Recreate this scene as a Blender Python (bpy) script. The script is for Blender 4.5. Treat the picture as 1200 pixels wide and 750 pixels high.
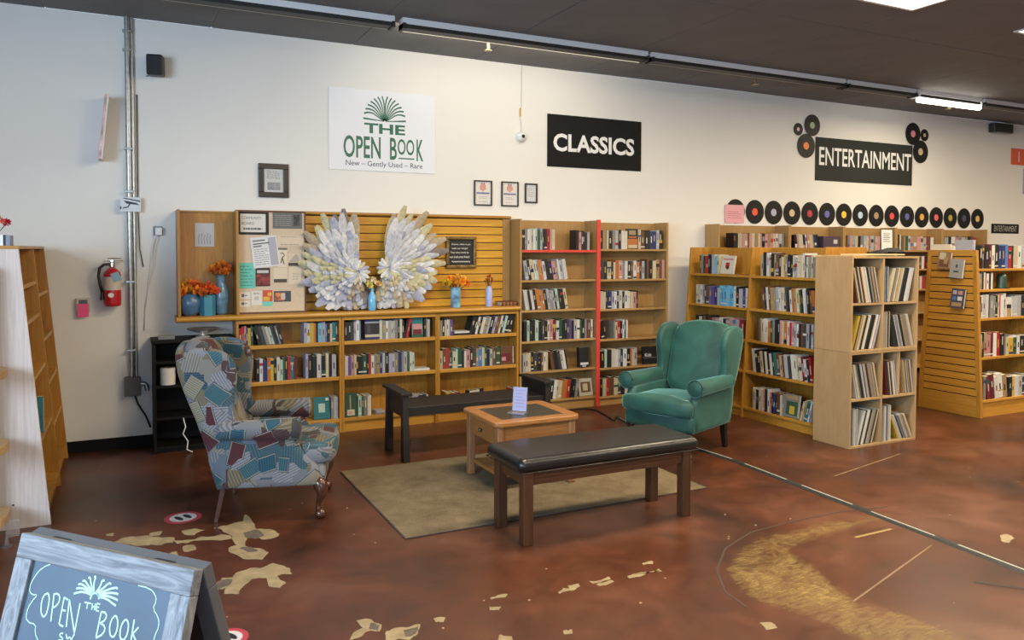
import bpy, math, random
from mathutils import Vector, Matrix, Euler
rnd = random.Random(7)
PI = math.pi
scene = bpy.context.scene
COL = scene.collection
for o in list(bpy.data.objects): bpy.data.objects.remove(o)

# ------------------------------------------------------------------ camera
F_PX, CY, CAM_H = 918.57, 324.41, 1.6
YAW, PITCH, ROLL = (math.radians(a) for a in (26.418, 2.019, 0.157))
fwd = Vector((math.sin(YAW)*math.cos(PITCH), math.cos(YAW)*math.cos(PITCH), -math.sin(PITCH)))
rgt0 = Vector((math.cos(YAW), -math.sin(YAW), 0))
up0 = rgt0.cross(fwd)
RGT = rgt0*math.cos(ROLL) + up0*math.sin(ROLL)
UPV = -rgt0*math.sin(ROLL) + up0*math.cos(ROLL)
CAM = Vector((0, 0, CAM_H))
cd = bpy.data.cameras.new('camera')
cam = bpy.data.objects.new('camera', cd)
COL.objects.link(cam)
cd.sensor_fit = 'HORIZONTAL'
cd.sensor_width = 36
cd.lens = F_PX*36/1200
cd.shift_y = -(375-CY)/1200
cd.clip_start = 0.05
m3 = Matrix((RGT, UPV, -fwd)).transposed()
cam.matrix_world = Matrix.Translation(CAM) @ m3.to_4x4()
scene.camera = cam

def ray(px, py): return fwd + RGT*((px-600)/F_PX) - UPV*((py-CY)/F_PX)
def onZ(px, py, z=0.0):
    d = ray(px, py); return CAM + d*((z-CAM_H)/d.z)
def onY(px, py, y):
    d = ray(px, py); return CAM + d*(y/d.y)
def onX(px, py, x):
    d = ray(px, py); return CAM + d*(x/d.x)

# ------------------------------------------------------------------ colour management, world, large lights
vs = scene.view_settings
vs.view_transform = 'Standard'; vs.look = 'None'; vs.gamma = 1.0; vs.use_curve_mapping = False
vs.exposure = 0.22
W = bpy.data.worlds.new('world'); scene.world = W; W.use_nodes = True
wn = W.node_tree; wn.nodes.clear()
wo = wn.nodes.new('ShaderNodeOutputWorld'); wb = wn.nodes.new('ShaderNodeBackground')
wb.inputs[0].default_value = (0.62, 0.78, 1.0, 1); wb.inputs[1].default_value = 1.6
wn.links.new(wb.outputs[0], wo.inputs[0])

YW = 6.96        # back wall plane
CZ = 3.42        # ceiling height
XL, XR, YB = -3.2, 17.0, -3.6   # left wall, right wall, front (storefront) wall

def area(name, loc, rot, sx, sy, power, color):
    l = bpy.data.lights.new(name, 'AREA'); l.shape = 'RECTANGLE'; l.size = sx; l.size_y = sy
    l.energy = power; l.color = color
    o = bpy.data.objects.new(name, l); COL.objects.link(o); o.location = loc; o.rotation_euler = rot
    return o
DAY = (0.58, 0.78, 1.0)
# daylight entering through the storefront glazing behind and to the left of the camera
area('daylight_storefront', (-0.6, YB-0.05, 1.9), (PI/2, 0, 0), 4.6, 1.8, 62, DAY)
area('daylight_side_window', (XL-0.05, 0.6, 2.15), (PI/2, 0, -PI/2), 3.8, 1.6, 430, DAY)
# ------------------------------------------------------------------ materials
MATS = {}
def srgb(r, g, b):
    f = lambda c: (c/255/12.92) if c/255 <= 0.04045 else ((c/255+0.055)/1.055)**2.4
    return (f(r), f(g), f(b))
def base_mat(name):
    m = bpy.data.materials.new(name); m.use_nodes = True
    nt = m.node_tree; b = nt.nodes['Principled BSDF']
    return m, nt, b
def P(name, col, rough=0.5, metal=0.0, spec=0.5, emit=None, es=0.0, alpha=1.0, trans=0.0, bump=0.0, bscale=200, var=0.0, vscale=8, sheen=0.0, coat=0.0):
    """plain procedural material with optional colour variation and fine bump"""
    if name in MATS: return MATS[name]
    m, nt, b = base_mat(name)
    N, L = nt.nodes.new, nt.links.new
    b.inputs['Base Color'].default_value = (*col, 1)
    b.inputs['Roughness'].default_value = rough
    b.inputs['Metallic'].default_value = metal
    b.inputs['Specular IOR Level'].default_value = spec
    b.inputs['Alpha'].default_value = alpha
    b.inputs['Transmission Weight'].default_value = trans
    b.inputs['Sheen Weight'].default_value = sheen
    b.inputs['Coat Weight'].default_value = coat
    if emit: b.inputs['Emission Color'].default_value = (*emit, 1); b.inputs['Emission Strength'].default_value = es
    if var or bump:
        tc = N('ShaderNodeTexCoord')
    if var:
        n = N('ShaderNodeTexNoise'); n.inputs['Scale'].default_value = vscale; n.inputs['Detail'].default_value = 5
        L(tc.outputs['Object'], n.inputs['Vector'])
        r = N('ShaderNodeValToRGB')
        r.color_ramp.elements[0].position = .3; r.color_ramp.elements[1].position = .7
        r.color_ramp.elements[0].color = (*[c*(1-var) for c in col], 1)
        r.color_ramp.elements[1].color = (*[min(1, c*(1+var)) for c in col], 1)
        L(n.outputs['Fac'], r.inputs['Fac']); L(r.outputs['Color'], b.inputs['Base Color'])
    if bump:
        n2 = N('ShaderNodeTexNoise'); n2.inputs['Scale'].default_value = bscale; n2.inputs['Detail'].default_value = 3
        L(tc.outputs['Object'], n2.inputs['Vector'])
        bp = N('ShaderNodeBump'); bp.inputs['Strength'].default_value = bump; bp.inputs['Distance'].default_value = .01
        L(n2.outputs['Fac'], bp.inputs['Height']); L(bp.outputs['Normal'], b.inputs['Normal'])
    MATS[name] = m
    return m
def wood(name, c1, c2, rough=0.4, scale=(3, 3, 40), dist=2.0, coat=0.0):
    """wood: stretched noise grain; scale is per axis, low along the grain"""
    if name in MATS: return MATS[name]
    m, nt, b = base_mat(name)
    N, L = nt.nodes.new, nt.links.new
    tc = N('ShaderNodeTexCoord'); mp = N('ShaderNodeMapping')
    mp.inputs['Scale'].default_value = scale
    L(tc.outputs['Object'], mp.inputs['Vector'])
    n = N('ShaderNodeTexNoise'); n.inputs['Scale'].default_value = 1.0; n.inputs['Detail'].default_value = 6
    n.inputs['Roughness'].default_value = .62; n.inputs['Distortion'].default_value = dist
    L(mp.outputs['Vector'], n.inputs['Vector'])
    oi = N('ShaderNodeObjectInfo')
    hs = N('ShaderNodeHueSaturation')
    mr = N('ShaderNodeMapRange'); mr.inputs['To Min'].default_value = .9; mr.inputs['To Max'].default_value = 1.1
    L(oi.outputs['Random'], mr.inputs['Value']); L(mr.outputs['Result'], hs.inputs['Value'])
    r = N('ShaderNodeValToRGB')
    r.color_ramp.elements[0].position = .32; r.color_ramp.elements[1].position = .68
    r.color_ramp.elements[0].color = (*c1, 1); r.color_ramp.elements[1].color = (*c2, 1)
    L(n.outputs['Fac'], r.inputs['Fac']); L(r.outputs['Color'], hs.inputs['Color']); L(hs.outputs['Color'], b.inputs['Base Color'])
    b.inputs['Roughness'].default_value = rough; b.inputs['Coat Weight'].default_value = coat
    bp = N('ShaderNodeBump'); bp.inputs['Strength'].default_value = .08; bp.inputs['Distance'].default_value = .005
    L(n.outputs['Fac'], bp.inputs['Height']); L(bp.outputs['Normal'], b.inputs['Normal'])
    MATS[name] = m
    return m
def objcol(name, rough=0.5, spec=0.5, var=0.12, vscale=60, sheen=0.0):
    """takes its colour from the object, with a little print variation"""
    if name in MATS: return MATS[name]
    m, nt, b = base_mat(name)
    N, L = nt.nodes.new, nt.links.new
    oi = N('ShaderNodeObjectInfo'); tc = N('ShaderNodeTexCoord')
    n = N('ShaderNodeTexNoise'); n.inputs['Scale'].default_value = vscale; n.inputs['Detail'].default_value = 3
    L(tc.outputs['Object'], n.inputs['Vector'])
    mr = N('ShaderNodeMapRange'); mr.inputs['To Min'].default_value = 1-var; mr.inputs['To Max'].default_value = 1+var
    L(n.outputs['Fac'], mr.inputs['Value'])
    hs = N('ShaderNodeHueSaturation'); L(oi.outputs['Color'], hs.inputs['Color']); L(mr.outputs['Result'], hs.inputs['Value'])
    L(hs.outputs['Color'], b.inputs['Base Color'])
    b.inputs['Roughness'].default_value = rough; b.inputs['Specular IOR Level'].default_value = spec
    b.inputs['Sheen Weight'].default_value = sheen
    MATS[name] = m
    return m

OAK = wood('oak', (.30, .13, .014), (.44, .215, .03), .38, (26, 26, 2.2), 1.2)            # vertical grain
OAKH = wood('oak_board', (.36, .165, .019), (.5, .255, .04), .38, (2.2, 26, 40), 1.2)            # grain along x
OAKY = wood('oak_board_y', (.36, .165, .019), (.5, .255, .04), .38, (26, 2.2, 40), 1.2)          # grain along y
SLAT = wood('slat_oak', (.52, .255, .022), (.66, .345, .04), .36, (1.6, 20, 30), 1.0)
LAM = wood('tan_laminate', (0.3312, 0.1872, 0.0612), (0.3888, 0.2340, 0.0864), .42, (18, 18, 2), 1.0)
LAMH = wood('tan_laminate_board', (0.3478, 0.1961, 0.0629), (0.4144, 0.2479, 0.0925), .42, (2, 18, 30), 1.0)
PLY = wood('plywood', (0.3404, 0.2146, 0.0962), (0.4144, 0.2775, 0.1406), .5, (9, 9, 1.6), 1.5)
PALE = wood('whitewashed_panel', (0.4930, 0.4165, 0.3825), (0.6460, 0.5695, 0.5270), .55, (34, 34, 1.4), 1.4)
GREYW = wood('grey_washed_wood', (.33, .35, .38), (.62, .62, .62), .6, (5, 5, 60), 3.0)
DKWOOD = wood('dark_cherry_wood', (.042, .0145, .005), (.078, .029, .0105), .45, (30, 30, 3), 1.0)
DKWOODH = wood('dark_cherry_rail', (.042, .0145, .005), (.078, .029, .0105), .45, (3, 30, 30), 1.0)
ESP = wood('espresso_wood', (.006, .004, .0035), (.011, .007, .0055), .55, (3, 30, 30), 1.0)
TBLW = wood('table_oak', (0.2210, 0.0850, 0.0221), (0.3740, 0.1700, 0.0510), .4, (4, 40, 40), 1.6)
TBLV = wood('table_oak_leg', (0.2210, 0.0978, 0.0382), (0.3570, 0.1785, 0.0850), .42, (40, 40, 3), 1.6)
BLACK = P('black_plastic', (.012, .012, .013), .45)
BLACKM = P('black_metal', (.015, .015, .016), .35, .2)
BLKCAB = P('black_lacquer_cabinet', (.007, .006, .006), .6, spec=.2, var=.2)
WHITE = P('white_plastic', (.75, .75, .73), .4)
PAPER = P('paper_white', (.78, .78, .76), .7)
CREAM = P('paper_cream', (.68, .6, .44), .7)
STEEL = P('galvanised_steel', (.45, .45, .43), .35, .85, var=.15, vscale=30)
CHROME = P('chrome', (.7, .7, .7), .15, 1.0)
RED = P('red_trim', (.6, .05, .035), .5)
# ------------------------------------------------------------------ mesh helpers
class MB:
    def __init__(s): s.v = []; s.f = []; s.m = []; s.mi = 0
    def add(s, vs, fs, M=None):
        o = len(s.v)
        for p in vs:
            p = Vector(p)
            s.v.append(tuple(M @ p) if M else tuple(p))
        for f in fs: s.f.append([o+i for i in f]); s.m.append(s.mi)
        return s
    def box(s, a, b, M=None):
        x0, y0, z0 = a; x1, y1, z1 = b
        return s.add([(x0,y0,z0),(x1,y0,z0),(x1,y1,z0),(x0,y1,z0),(x0,y0,z1),(x1,y0,z1),(x1,y1,z1),(x0,y1,z1)],
              [(0,3,2,1),(4,5,6,7),(0,1,5,4),(1,2,6,5),(2,3,7,6),(3,0,4,7)], M)
    def cbox(s, c, d, M=None):
        return s.box([c[i]-d[i]/2 for i in range(3)], [c[i]+d[i]/2 for i in range(3)], M)
    def hexa(s, bot, top):                      # two 4-point loops (same winding, ccw seen from outside top)
        return s.add(list(bot)+list(top), [(3,2,1,0),(4,5,6,7),(0,1,5,4),(1,2,6,5),(2,3,7,6),(3,0,4,7)])
    def prism(s, poly, z0, z1, M=None):         # poly (x,y) ccw, extruded along z
        n = len(poly)
        vs = [(x,y,z0) for x,y in poly]+[(x,y,z1) for x,y in poly]
        fs = [list(range(n))[::-1], list(range(n,2*n))]+[(i,(i+1)%n,n+(i+1)%n,n+i) for i in range(n)]
        return s.add(vs, fs, M)
    def lathe(s, prof, n=20, M=None, cap=True):  # prof (r,z) bottom to top
        vs = []; fs = []
        for r, z in prof:
            for k in range(n):
                a = 2*PI*k/n; vs.append((r*math.cos(a), r*math.sin(a), z))
        for j in range(len(prof)-1):
            for k in range(n):
                fs.append((j*n+k, j*n+(k+1)%n, (j+1)*n+(k+1)%n, (j+1)*n+k))
        if cap:
            fs.append(list(range(n))[::-1]); fs.append([(len(prof)-1)*n+k for k in range(n)])
        return s.add(vs, fs, M)
    def tube(s, pts, r, n=8, M=None, cap=True):
        pts = [Vector(p) for p in pts]; vs = []; fs = []
        rs = r if isinstance(r, (list, tuple)) else [r]*len(pts)
        t0 = (pts[1]-pts[0]).normalized()
        ref = Vector((0,0,1)) if abs(t0.z) < .9 else Vector((1,0,0))
        u = t0.cross(ref).normalized()
        for i, p in enumerate(pts):
            t = (pts[min(i+1,len(pts)-1)]-pts[max(i-1,0)]).normalized()
            u = (u - t*u.dot(t)).normalized(); w = t.cross(u)
            for k in range(n):
                a = 2*PI*k/n; vs.append(p + (u*math.cos(a)+w*math.sin(a))*rs[i])
        for j in range(len(pts)-1):
            for k in range(n):
                fs.append((j*n+k, j*n+(k+1)%n, (j+1)*n+(k+1)%n, (j+1)*n+k))
        if cap:
            fs.append(list(range(n))[::-1]); fs.append([(len(pts)-1)*n+k for k in range(n)])
        return s.add(vs, fs, M)
    def loft(s, rings, cap=True, M=None):        # rings: equal-length closed loops
        n = len(rings[0]); vs = [p for r in rings for p in r]; fs = []
        for j in range(len(rings)-1):
            for k in range(n):
                fs.append((j*n+k, j*n+(k+1)%n, (j+1)*n+(k+1)%n, (j+1)*n+k))
        if cap:
            fs.append(list(range(n))[::-1]); fs.append([(len(rings)-1)*n+k for k in range(n)])
        return s.add(vs, fs, M)
    def disc(s, c, r, z, n=24, M=None):
        return s.add([(c[0]+r*math.cos(2*PI*k/n), c[1]+r*math.sin(2*PI*k/n), z) for k in range(n)], [list(range(n))], M)
    def ribbon(s, pts, w, z, th=.0006, M=None):  # flat stroke in xy at height z
        pts = [Vector((p[0], p[1])) for p in pts]; vs = []; fs = []
        ws = w if isinstance(w, (list, tuple)) else [w]*len(pts)
        for i, p in enumerate(pts):
            t = (pts[min(i+1,len(pts)-1)]-pts[max(i-1,0)])
            t = t.normalized() if t.length > 1e-9 else Vector((1,0))
            nn = Vector((-t.y, t.x))*ws[i]/2
            vs += [(p.x+nn.x, p.y+nn.y, z), (p.x-nn.x, p.y-nn.y, z)]
        for i in range(len(pts)-1): fs.append((2*i, 2*i+1, 2*i+3, 2*i+2))
        return s.add(vs, fs, M)
    def mesh(s, name):
        me = bpy.data.meshes.new(name); me.from_pydata(s.v, [], s.f)
        if any(s.m): me.polygons.foreach_set('material_index', s.m)
        me.update(); return me

def link(name, me, mats, parent=None, loc=None, rot=None, bevel=0, smooth=0, sub=0, seg=2):
    """one mesh object; smooth = autosmooth angle in degrees"""
    if not isinstance(mats, (list, tuple)): mats = [mats]
    if len(me.materials) == 0:
        for m in mats: me.materials.append(m)
    if smooth:
        me.polygons.foreach_set('use_smooth', [True]*len(me.polygons))
        if smooth < 180: me.set_sharp_from_angle(angle=math.radians(smooth))
    o = bpy.data.objects.new(name, me); COL.objects.link(o)
    if parent: o.parent = parent
    if loc is not None: o.location = loc
    if rot is not None: o.rotation_euler = rot
    if bevel:
        b = o.modifiers.new('bevel', 'BEVEL'); b.width = bevel; b.segments = seg; b.limit_method = 'ANGLE'; b.angle_limit = math.radians(40)
    if sub:
        q = o.modifiers.new('sub', 'SUBSURF'); q.levels = sub; q.render_levels = sub
    return o
def mk(name, mb, mats, parent=None, **k): return link(name, mb.mesh(name), mats, parent, **k)
def tag(o, label, cat, group=None):
    o['label'] = label; o['category'] = cat
    if group: o['group'] = group
    return o
def thing(name, label, cat, loc=(0,0,0), rotz=0, group=None):
    o = bpy.data.objects.new(name, None); COL.objects.link(o)
    o.empty_display_size = .1
    o.location = loc; o.rotation_euler = (0, 0, rotz)
    return tag(o, label, cat, group)
def struct(name, mb, mats, label=None, **k):
    o = mk(name, mb, mats, **k); o['kind'] = 'structure'
    if label: o['label'] = label
    return o
def rbox(a, b, r=.02, n=3):
    """rounded box as lofted rounded-rectangle rings along z (soft cushion form)"""
    mb = MB(); x0,y0,z0 = a; x1,y1,z1 = b
    def ring(ins, z):
        pts = []; rr = max(r-ins*.5, .001)
        for cx, cy, a0 in ((x1-ins-rr,y1-ins-rr,0),(x0+ins+rr,y1-ins-rr,90),(x0+ins+rr,y0+ins+rr,180),(x1-ins-rr,y0+ins+rr,270)):
            for k in range(n+1):
                t = math.radians(a0+90*k/n); pts.append((cx+rr*math.cos(t), cy+rr*math.sin(t), z))
        return pts
    rings = []
    for k in range(n+1):
        t = math.radians(90*k/n); rings.append(ring(r*(1-math.sin(t)), z0+r*(1-math.cos(t))))
    for k in range(n+1):
        t = math.radians(90*k/n); rings.append(ring(r*(1-math.cos(t)), z1-r*(1-math.sin(t))))
    mb.loft(rings); return mb
TEXTQ = []
def text_mesh(body, size, align='CENTER', xs=1.0, bold=0.0, extrude=.0008, space=1.0):
    c = bpy.data.curves.new('t', 'FONT'); c.body = body; c.size = size; c.align_x = align; c.align_y = 'CENTER'
    c.extrude = extrude; c.offset = bold; c.space_character = space; c.resolution_u = 3
    o = bpy.data.objects.new('t', c); COL.objects.link(o)
    bpy.context.view_layer.update()
    dg = bpy.context.evaluated_depsgraph_get()
    me = bpy.data.meshes.new_from_object(o.evaluated_get(dg))
    bpy.data.objects.remove(o); bpy.data.curves.remove(c)
    if xs != 1.0: me.transform(Matrix.Diagonal((xs, 1, 1, 1)))
    me.materials.clear()
    return me
# frame for flat things on the back wall: local x to the right, y up, z out of the wall
WALLROT = (PI/2, 0, 0)
def wallrect(px0, py0, px1, py1, y=YW):
    """centre, width, height of a rectangle on a plane of constant y from its pixel edges"""
    cx, cy = (px0+px1)/2, (py0+py1)/2
    a = onY(px0, cy, y); b = onY(px1, cy, y); t = onY(cx, py0, y); d = onY(cx, py1, y)
    return Vector(((a.x+b.x)/2, y, (t.z+d.z)/2)), b.x-a.x, t.z-d.z

# ------------------------------------------------------------------ structure
# floor: stained and sealed concrete
def floor_mat():
    m, nt, b = base_mat('stained_concrete'); N, L = nt.nodes.new, nt.links.new
    tc = N('ShaderNodeTexCoord')
    def noise(sc, det=6, rough=.55, dis=0.0):
        n = N('ShaderNodeTexNoise'); n.inputs['Scale'].default_value = sc; n.inputs['Detail'].default_value = det
        n.inputs['Roughness'].default_value = rough; n.inputs['Distortion'].default_value = dis
        L(tc.outputs['Object'], n.inputs['Vector']); return n
    n1 = noise(.75, 6, .6, .6); n2 = noise(3.2, 8, .65, .4); n3 = noise(45, 2)
    r1 = N('ShaderNodeValToRGB'); e = r1.color_ramp.elements
    e[0].position = .30; e[0].color = (.03, .013, .009, 1); e[1].position = .72; e[1].color = (.15, .066, .039, 1)
    k = r1.color_ramp.elements.new(.5); k.color = (.1, .03, .0125, 1)
    L(n1.outputs['Fac'], r1.inputs['Fac'])
    r2 = N('ShaderNodeValToRGB'); e = r2.color_ramp.elements
    e[0].position = .33; e[0].color = (.52, .5, .5, 1); e[1].position = .66; e[1].color = (1.15, 1.12, 1.08, 1)
    L(n2.outputs['Fac'], r2.inputs['Fac'])
    mx = N('ShaderNodeMix'); mx.data_type = 'RGBA'; mx.blend_type = 'MULTIPLY'; mx.inputs['Factor'].default_value = .85
    L(r1.outputs['Color'], mx.inputs['A']); L(r2.outputs['Color'], mx.inputs['B'])
    # chips: small pale specks
    v = N('ShaderNodeTexVoronoi'); v.inputs['Scale'].default_value = 5.5; L(tc.outputs['Object'], v.inputs['Vector'])
    lt = N('ShaderNodeMath'); lt.operation = 'LESS_THAN'; lt.inputs[1].default_value = .035
    L(v.outputs['Distance'], lt.inputs[0])
    mx2 = N('ShaderNodeMix'); mx2.data_type = 'RGBA'; L(lt.outputs[0], mx2.inputs['Factor'])
    L(mx.outputs['Result'], mx2.inputs['A']); mx2.inputs['B'].default_value = (.42, .32, .2, 1)
    L(mx2.outputs['Result'], b.inputs['Base Color'])
    rr = N('ShaderNodeMapRange'); rr.inputs['To Min'].default_value = .2; rr.inputs['To Max'].default_value = .5
    L(n2.outputs['Fac'], rr.inputs['Value']); L(rr.outputs['Result'], b.inputs['Roughness'])
    bp = N('ShaderNodeBump'); bp.inputs['Strength'].default_value = .05; bp.inputs['Distance'].default_value = .004
    L(n3.outputs['Fac'], bp.inputs['Height']); L(bp.outputs['Normal'], b.inputs['Normal'])
    return m
FLOOR = struct('floor', MB().box((XL, YB, -.1), (XR, YW, 0)), floor_mat(), 'reddish brown stained concrete floor with worn patches')
def wall_mat():
    return P('wall_paint', (.76, .74, .69), .65, bump=.05, bscale=60, var=.02, vscale=1.2)
WP = wall_mat()
struct('wall_back', MB().box((XL, YW, 0), (XR, YW+.15, CZ)), WP, 'cream painted back wall of the shop')
struct('wall_right', MB().box((XR, YB, 0), (XR+.15, YW, CZ)), WP)
def wall_with_window(name, axis, pos, a0, a1, w0, w1, z0, z1, th):
    mb = MB()
    def bx(u0, u1, za, zb):
        if axis == 'y': mb.box((u0, min(pos, pos+th), za), (u1, max(pos, pos+th), zb))
        else: mb.box((min(pos, pos+th), u0, za), (max(pos, pos+th), u1, zb))
    bx(a0, w0, 0, CZ); bx(w1, a1, 0, CZ); bx(w0, w1, 0, z0); bx(w0, w1, z1, CZ)
    return struct(name, mb, WP)
wall_with_window('wall_front', 'y', YB, XL, XR, -2.9, 1.7, 1.0, 2.8, -.15)
wall_with_window('wall_left', 'x', XL, YB, YW, -1.3, 2.5, 1.35, 2.95, -.15)
ALU = P('window_aluminium', (.25, .25, .25), .4, .6)
for nm, ax, pos, w0, w1, z0, z1 in (('window_1', 'y', YB-.03, -2.9, 1.7, 1.0, 2.8), ('window_2', 'x', XL-.03, -1.3, 2.5, 1.35, 2.95)):
    mb = MB()
    def bx(u0, u1, za, zb):
        if ax == 'y': mb.box((u0, pos-.02, za), (u1, pos+.02, zb))
        else: mb.box((pos-.02, u0, za), (pos+.02, u1, zb))
    n = 3
    for k in range(n+1):
        u = w0+(w1-w0)*k/n; bx(u-.025, u+.025, z0, z1)
    bx(w0, w1, z0, z0+.05); bx(w0, w1, z1-.05, z1)
    struct(nm, mb, ALU)
struct('baseboard_back', MB().box((XL, YW-.012, 0), (XR, YW, .09)), P('black_baseboard', (.006, .006, .006), .7, spec=.2))
# ceiling: large dark panels, each its own piece, laid in 1.18 m bays
CEILM = P('ceiling_panel_grey', (.155, .157, .162), .8, bump=.25, bscale=90, var=.08, vscale=3)
struct('ceiling', MB().box((XL, YB, CZ+.0045), (XR, YW, CZ+.1)), P('ceiling_joint', (.42, .42, .42), .9), 'dark grey painted panel ceiling')
ceil = bpy.data.objects['ceiling']
PW, PD = 1.18, 2.36
pm = MB().box((.004, .004, 0), (PW-.004, PD-.004, .0075)).mesh('ceiling_panel')
i0 = math.floor((XL-.68)/PW)
for i in range(i0, 15):
    for j in range(5):
        x = .68+i*PW; y = YW-PD*(j+1)+.0
        if x+PW > XR or x < XL-.01 or y < YB-.01: continue
        link('ceiling_panel', pm, CEILM, ceil, (x, y, CZ-rnd.random()*.002))
# ------------------------------------------------------------------ bookcases against the back wall
YF = 6.72
def bookcase(label, x0, x1, ztop, shelves, th, side, board, back, toprail=None, red=False, group=None):
    t = thing('bookcase', label, 'bookcase', ((x0+x1)/2, YF, 0), 0, group)
    w = (x1-x0)/2; d = YW-.006-YF
    for s in (-1, 1):
        mk('side_panel', MB().box((min(s*w, s*(w-.021)), 0, 0), (max(s*w, s*(w-.021)), d, ztop)), side, t, bevel=.002)
    mk('back_panel', MB().box((-w+.021, d-.008, .02), (w-.021, d, ztop-.005)), back, t)
    for i, z in enumerate(shelves):
        sb = mk('shelf', MB().box((-w+.021, .004 if z > .2 else .0, z-th), (w-.021, d-.008, z)), board, t, bevel=.003)
        if red and i == 0:
            mk('edge_strip', MB().box((-w+.021, -.003, z-th-.002), (w-.021, .004, z+.001)), RED, sb)
    mk('kick_board', MB().box((-w+.021, .025, 0), (w-.021, .043, shelves[-1]-th)), board, t)
    if toprail:
        mk('top_rail', MB().box((-w+.021, 0, ztop-toprail), (w-.021, .02, ztop)), board, t, bevel=.002)
    return t
LOWX = (.822, 1.693, 2.58, 3.415)
LOWZ = (.796, .491, .124)
for k, w in enumerate(('left', 'middle', 'right')):
    bookcase('low oak bookcase unit, %s of the three under the long counter' % w, LOWX[k], LOWX[k+1]-.0015, 1.01, LOWZ, .032, OAK, OAKH, OAK, .03, group='low bookcases under the counter')
# continuous worktop with a rounded nosing, running from under the display box to the tall bookcases
mb = MB()
prof = [(YW-.004, 1.011), (YW-.004, 1.055), (YF-.015, 1.055), (YF-.030, 1.047), (YF-.036, 1.033), (YF-.030, 1.019), (YF-.015, 1.011)]
mb.loft([[(x, y, z) for y, z in prof] for x in (.375, 3.42)])
tag(mk('counter_top', mb, OAKH, smooth=35), 'long honey oak counter top with rounded edge over the low bookcases', 'counter')
TALLX = (3.424, 4.312, 5.192)
TALLZ1 = (1.593, 1.299, 1.006, .703, .404, .112)
TALLZ2 = (1.604, 1.294, .99, .682, .387, .095)
bookcase('tall tan open-topped bookcase with a red top shelf edge', TALLX[0], TALLX[1], 1.893, TALLZ1, .021, LAM, LAMH, LAM, None, True, 'tall bookcases')
bookcase('tall tan open-topped bookcase right of the red upright strip', TALLX[1]+.001, TALLX[2], 1.886, TALLZ2, .021, LAM, LAMH, LAM, None, False, 'tall bookcases')
tag(mk('red_post', MB().box((4.289, YF-.014, .0), (4.334, YF-.001, 1.9)), RED, bevel=.003), 'narrow red upright strip between the two tall bookcases', 'trim')

# ---- upper part above the counter: display box, slat wall
t = thing('display_box', 'open oak display box overhanging the left end of the counter', 'shelf', (.39, YF, 1.056))
w = .44; d = YW-.006-YF
mk('side_panel', MB().box((0, 0, 0), (.02, d, .853)), OAK, t, bevel=.002)
mk('side_panel', MB().box((w-.0, 0, 0), (w+.02, d, .853)), OAK, t, bevel=.002)
mk('back_panel', MB().box((.02, d-.012, 0), (w, d, .84)), OAK, t)
mk('top_edge', MB().box((.02, d-.03, .84), (w, d, .853)), OAKH, t)
SW0, SW1 = .855, 3.415
t = thing('slat_wall', 'honey oak slatted display panel above the counter behind the paper wings', 'wall panel', ((SW0+SW1)/2, YW-.003, 1.056))
hw = (SW1-SW0)/2
mk('backing', MB().box((-hw, -.014, 0), (hw, 0, .84)), P('slat_groove', (.09, .035, .008), .6), t)
n = 11; pitch = .835/n
sm = MB().box((-hw+.0, -.028, .004), (hw-.075, -.014, pitch-.004)).mesh('slat')
for k in range(n): link('slat', sm, SLAT, t, (0, 0, k*pitch), bevel=.002)
mb = MB()
mb.loft([[(x, y, z) for y, z in ((0, .84), (-.05, .84), (-.062, .848), (-.062, .858), (-.05, .868), (0, .868))] for x in (-hw, hw)])
mk('cap_rail', mb, OAKH, t, smooth=40)
mk('end_stile', MB().box((hw-.075, -.035, 0), (hw, -.003, .84)), LAM, t, bevel=.002)

# ------------------------------------------------------------------ splayed double-sided bookcases
def half(z, b, tp, H): return b+(tp-b)*z/H
def aframe(name, label, loc, rotz, bays, b, tp, H, shelves, endmat=None, sidemat=OAK, board=OAKY, group=None, slats=False):
    t = thing(name, label, 'bookcase', loc, rotz, group)
    x = 0; xs = [0]
    for L_ in bays: x += L_; xs.append(x)
    for i, x in enumerate(xs):
        a, c = (x, x+.02) if i < len(xs)-1 else (x-.02, x)
        M = Matrix(((0, 0, 1, 0), (1, 0, 0, 0), (0, 1, 0, 0), (0, 0, 0, 1)))      # profile (y,z) extruded along x
        e = (i == 0 or i == len(xs)-1)
        mk('end_panel' if e else 'divider', MB().prism([(-b, 0), (b, 0), (tp, H), (-tp, H)], a, c, M), (endmat if (i == 0 and endmat) else sidemat), t, bevel=.002)
    for i in range(len(bays)):
        x0, x1 = xs[i]+.02, xs[i+1]-(.02 if i == len(bays)-1 else 0)
        mk('centre_panel', MB().box((x0, -.006, .03), (x1, .006, H-.005)), sidemat, t)
        zz = shelves[i] if isinstance(shelves[0], tuple) else shelves
        for z in zz:
            hz = half(z, b, tp, H)-.006
            mk('shelf', MB().box((x0, -hz, z-.024), (x1, -.006, z)), board, t, bevel=.002)
            mk('shelf', MB().box((x0, .006, z-.024), (x1, hz, z)), board, t, bevel=.002)
        mk('kick_board', MB().box((x0, -b+.03, 0), (x1, -b+.046, zz[-1]-.024)), board, t)
    return t
# island seen behind the green chair: faces left, runs towards the camera
ISX, ISY = 5.65, 6.62       # centre line x, far end y
IB, IT, IH = .36, .25, 1.625
ISZ = (1.355, 1.04, .74, .445, .10)
aframe('splayed_bookcase', 'splayed oak bookcase standing behind the green armchair', (ISX, ISY, 0), -PI/2, (.9, .9), IB, IT, IH, ISZ)
# far left bookcase, whitewashed end panel towards the camera, shelves facing right
LBX = -.765
t = aframe('splayed_bookcase', 'nearly empty splayed oak bookcase with whitewashed end panel at far left', (LBX, 5.2, 0), PI/2, (.82, .80), .375, .24, 1.593,
           ((1.384, 1.175, .845, .478, .1), (1.291, .988, .697, .409, .1)), endmat=PALE)
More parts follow.
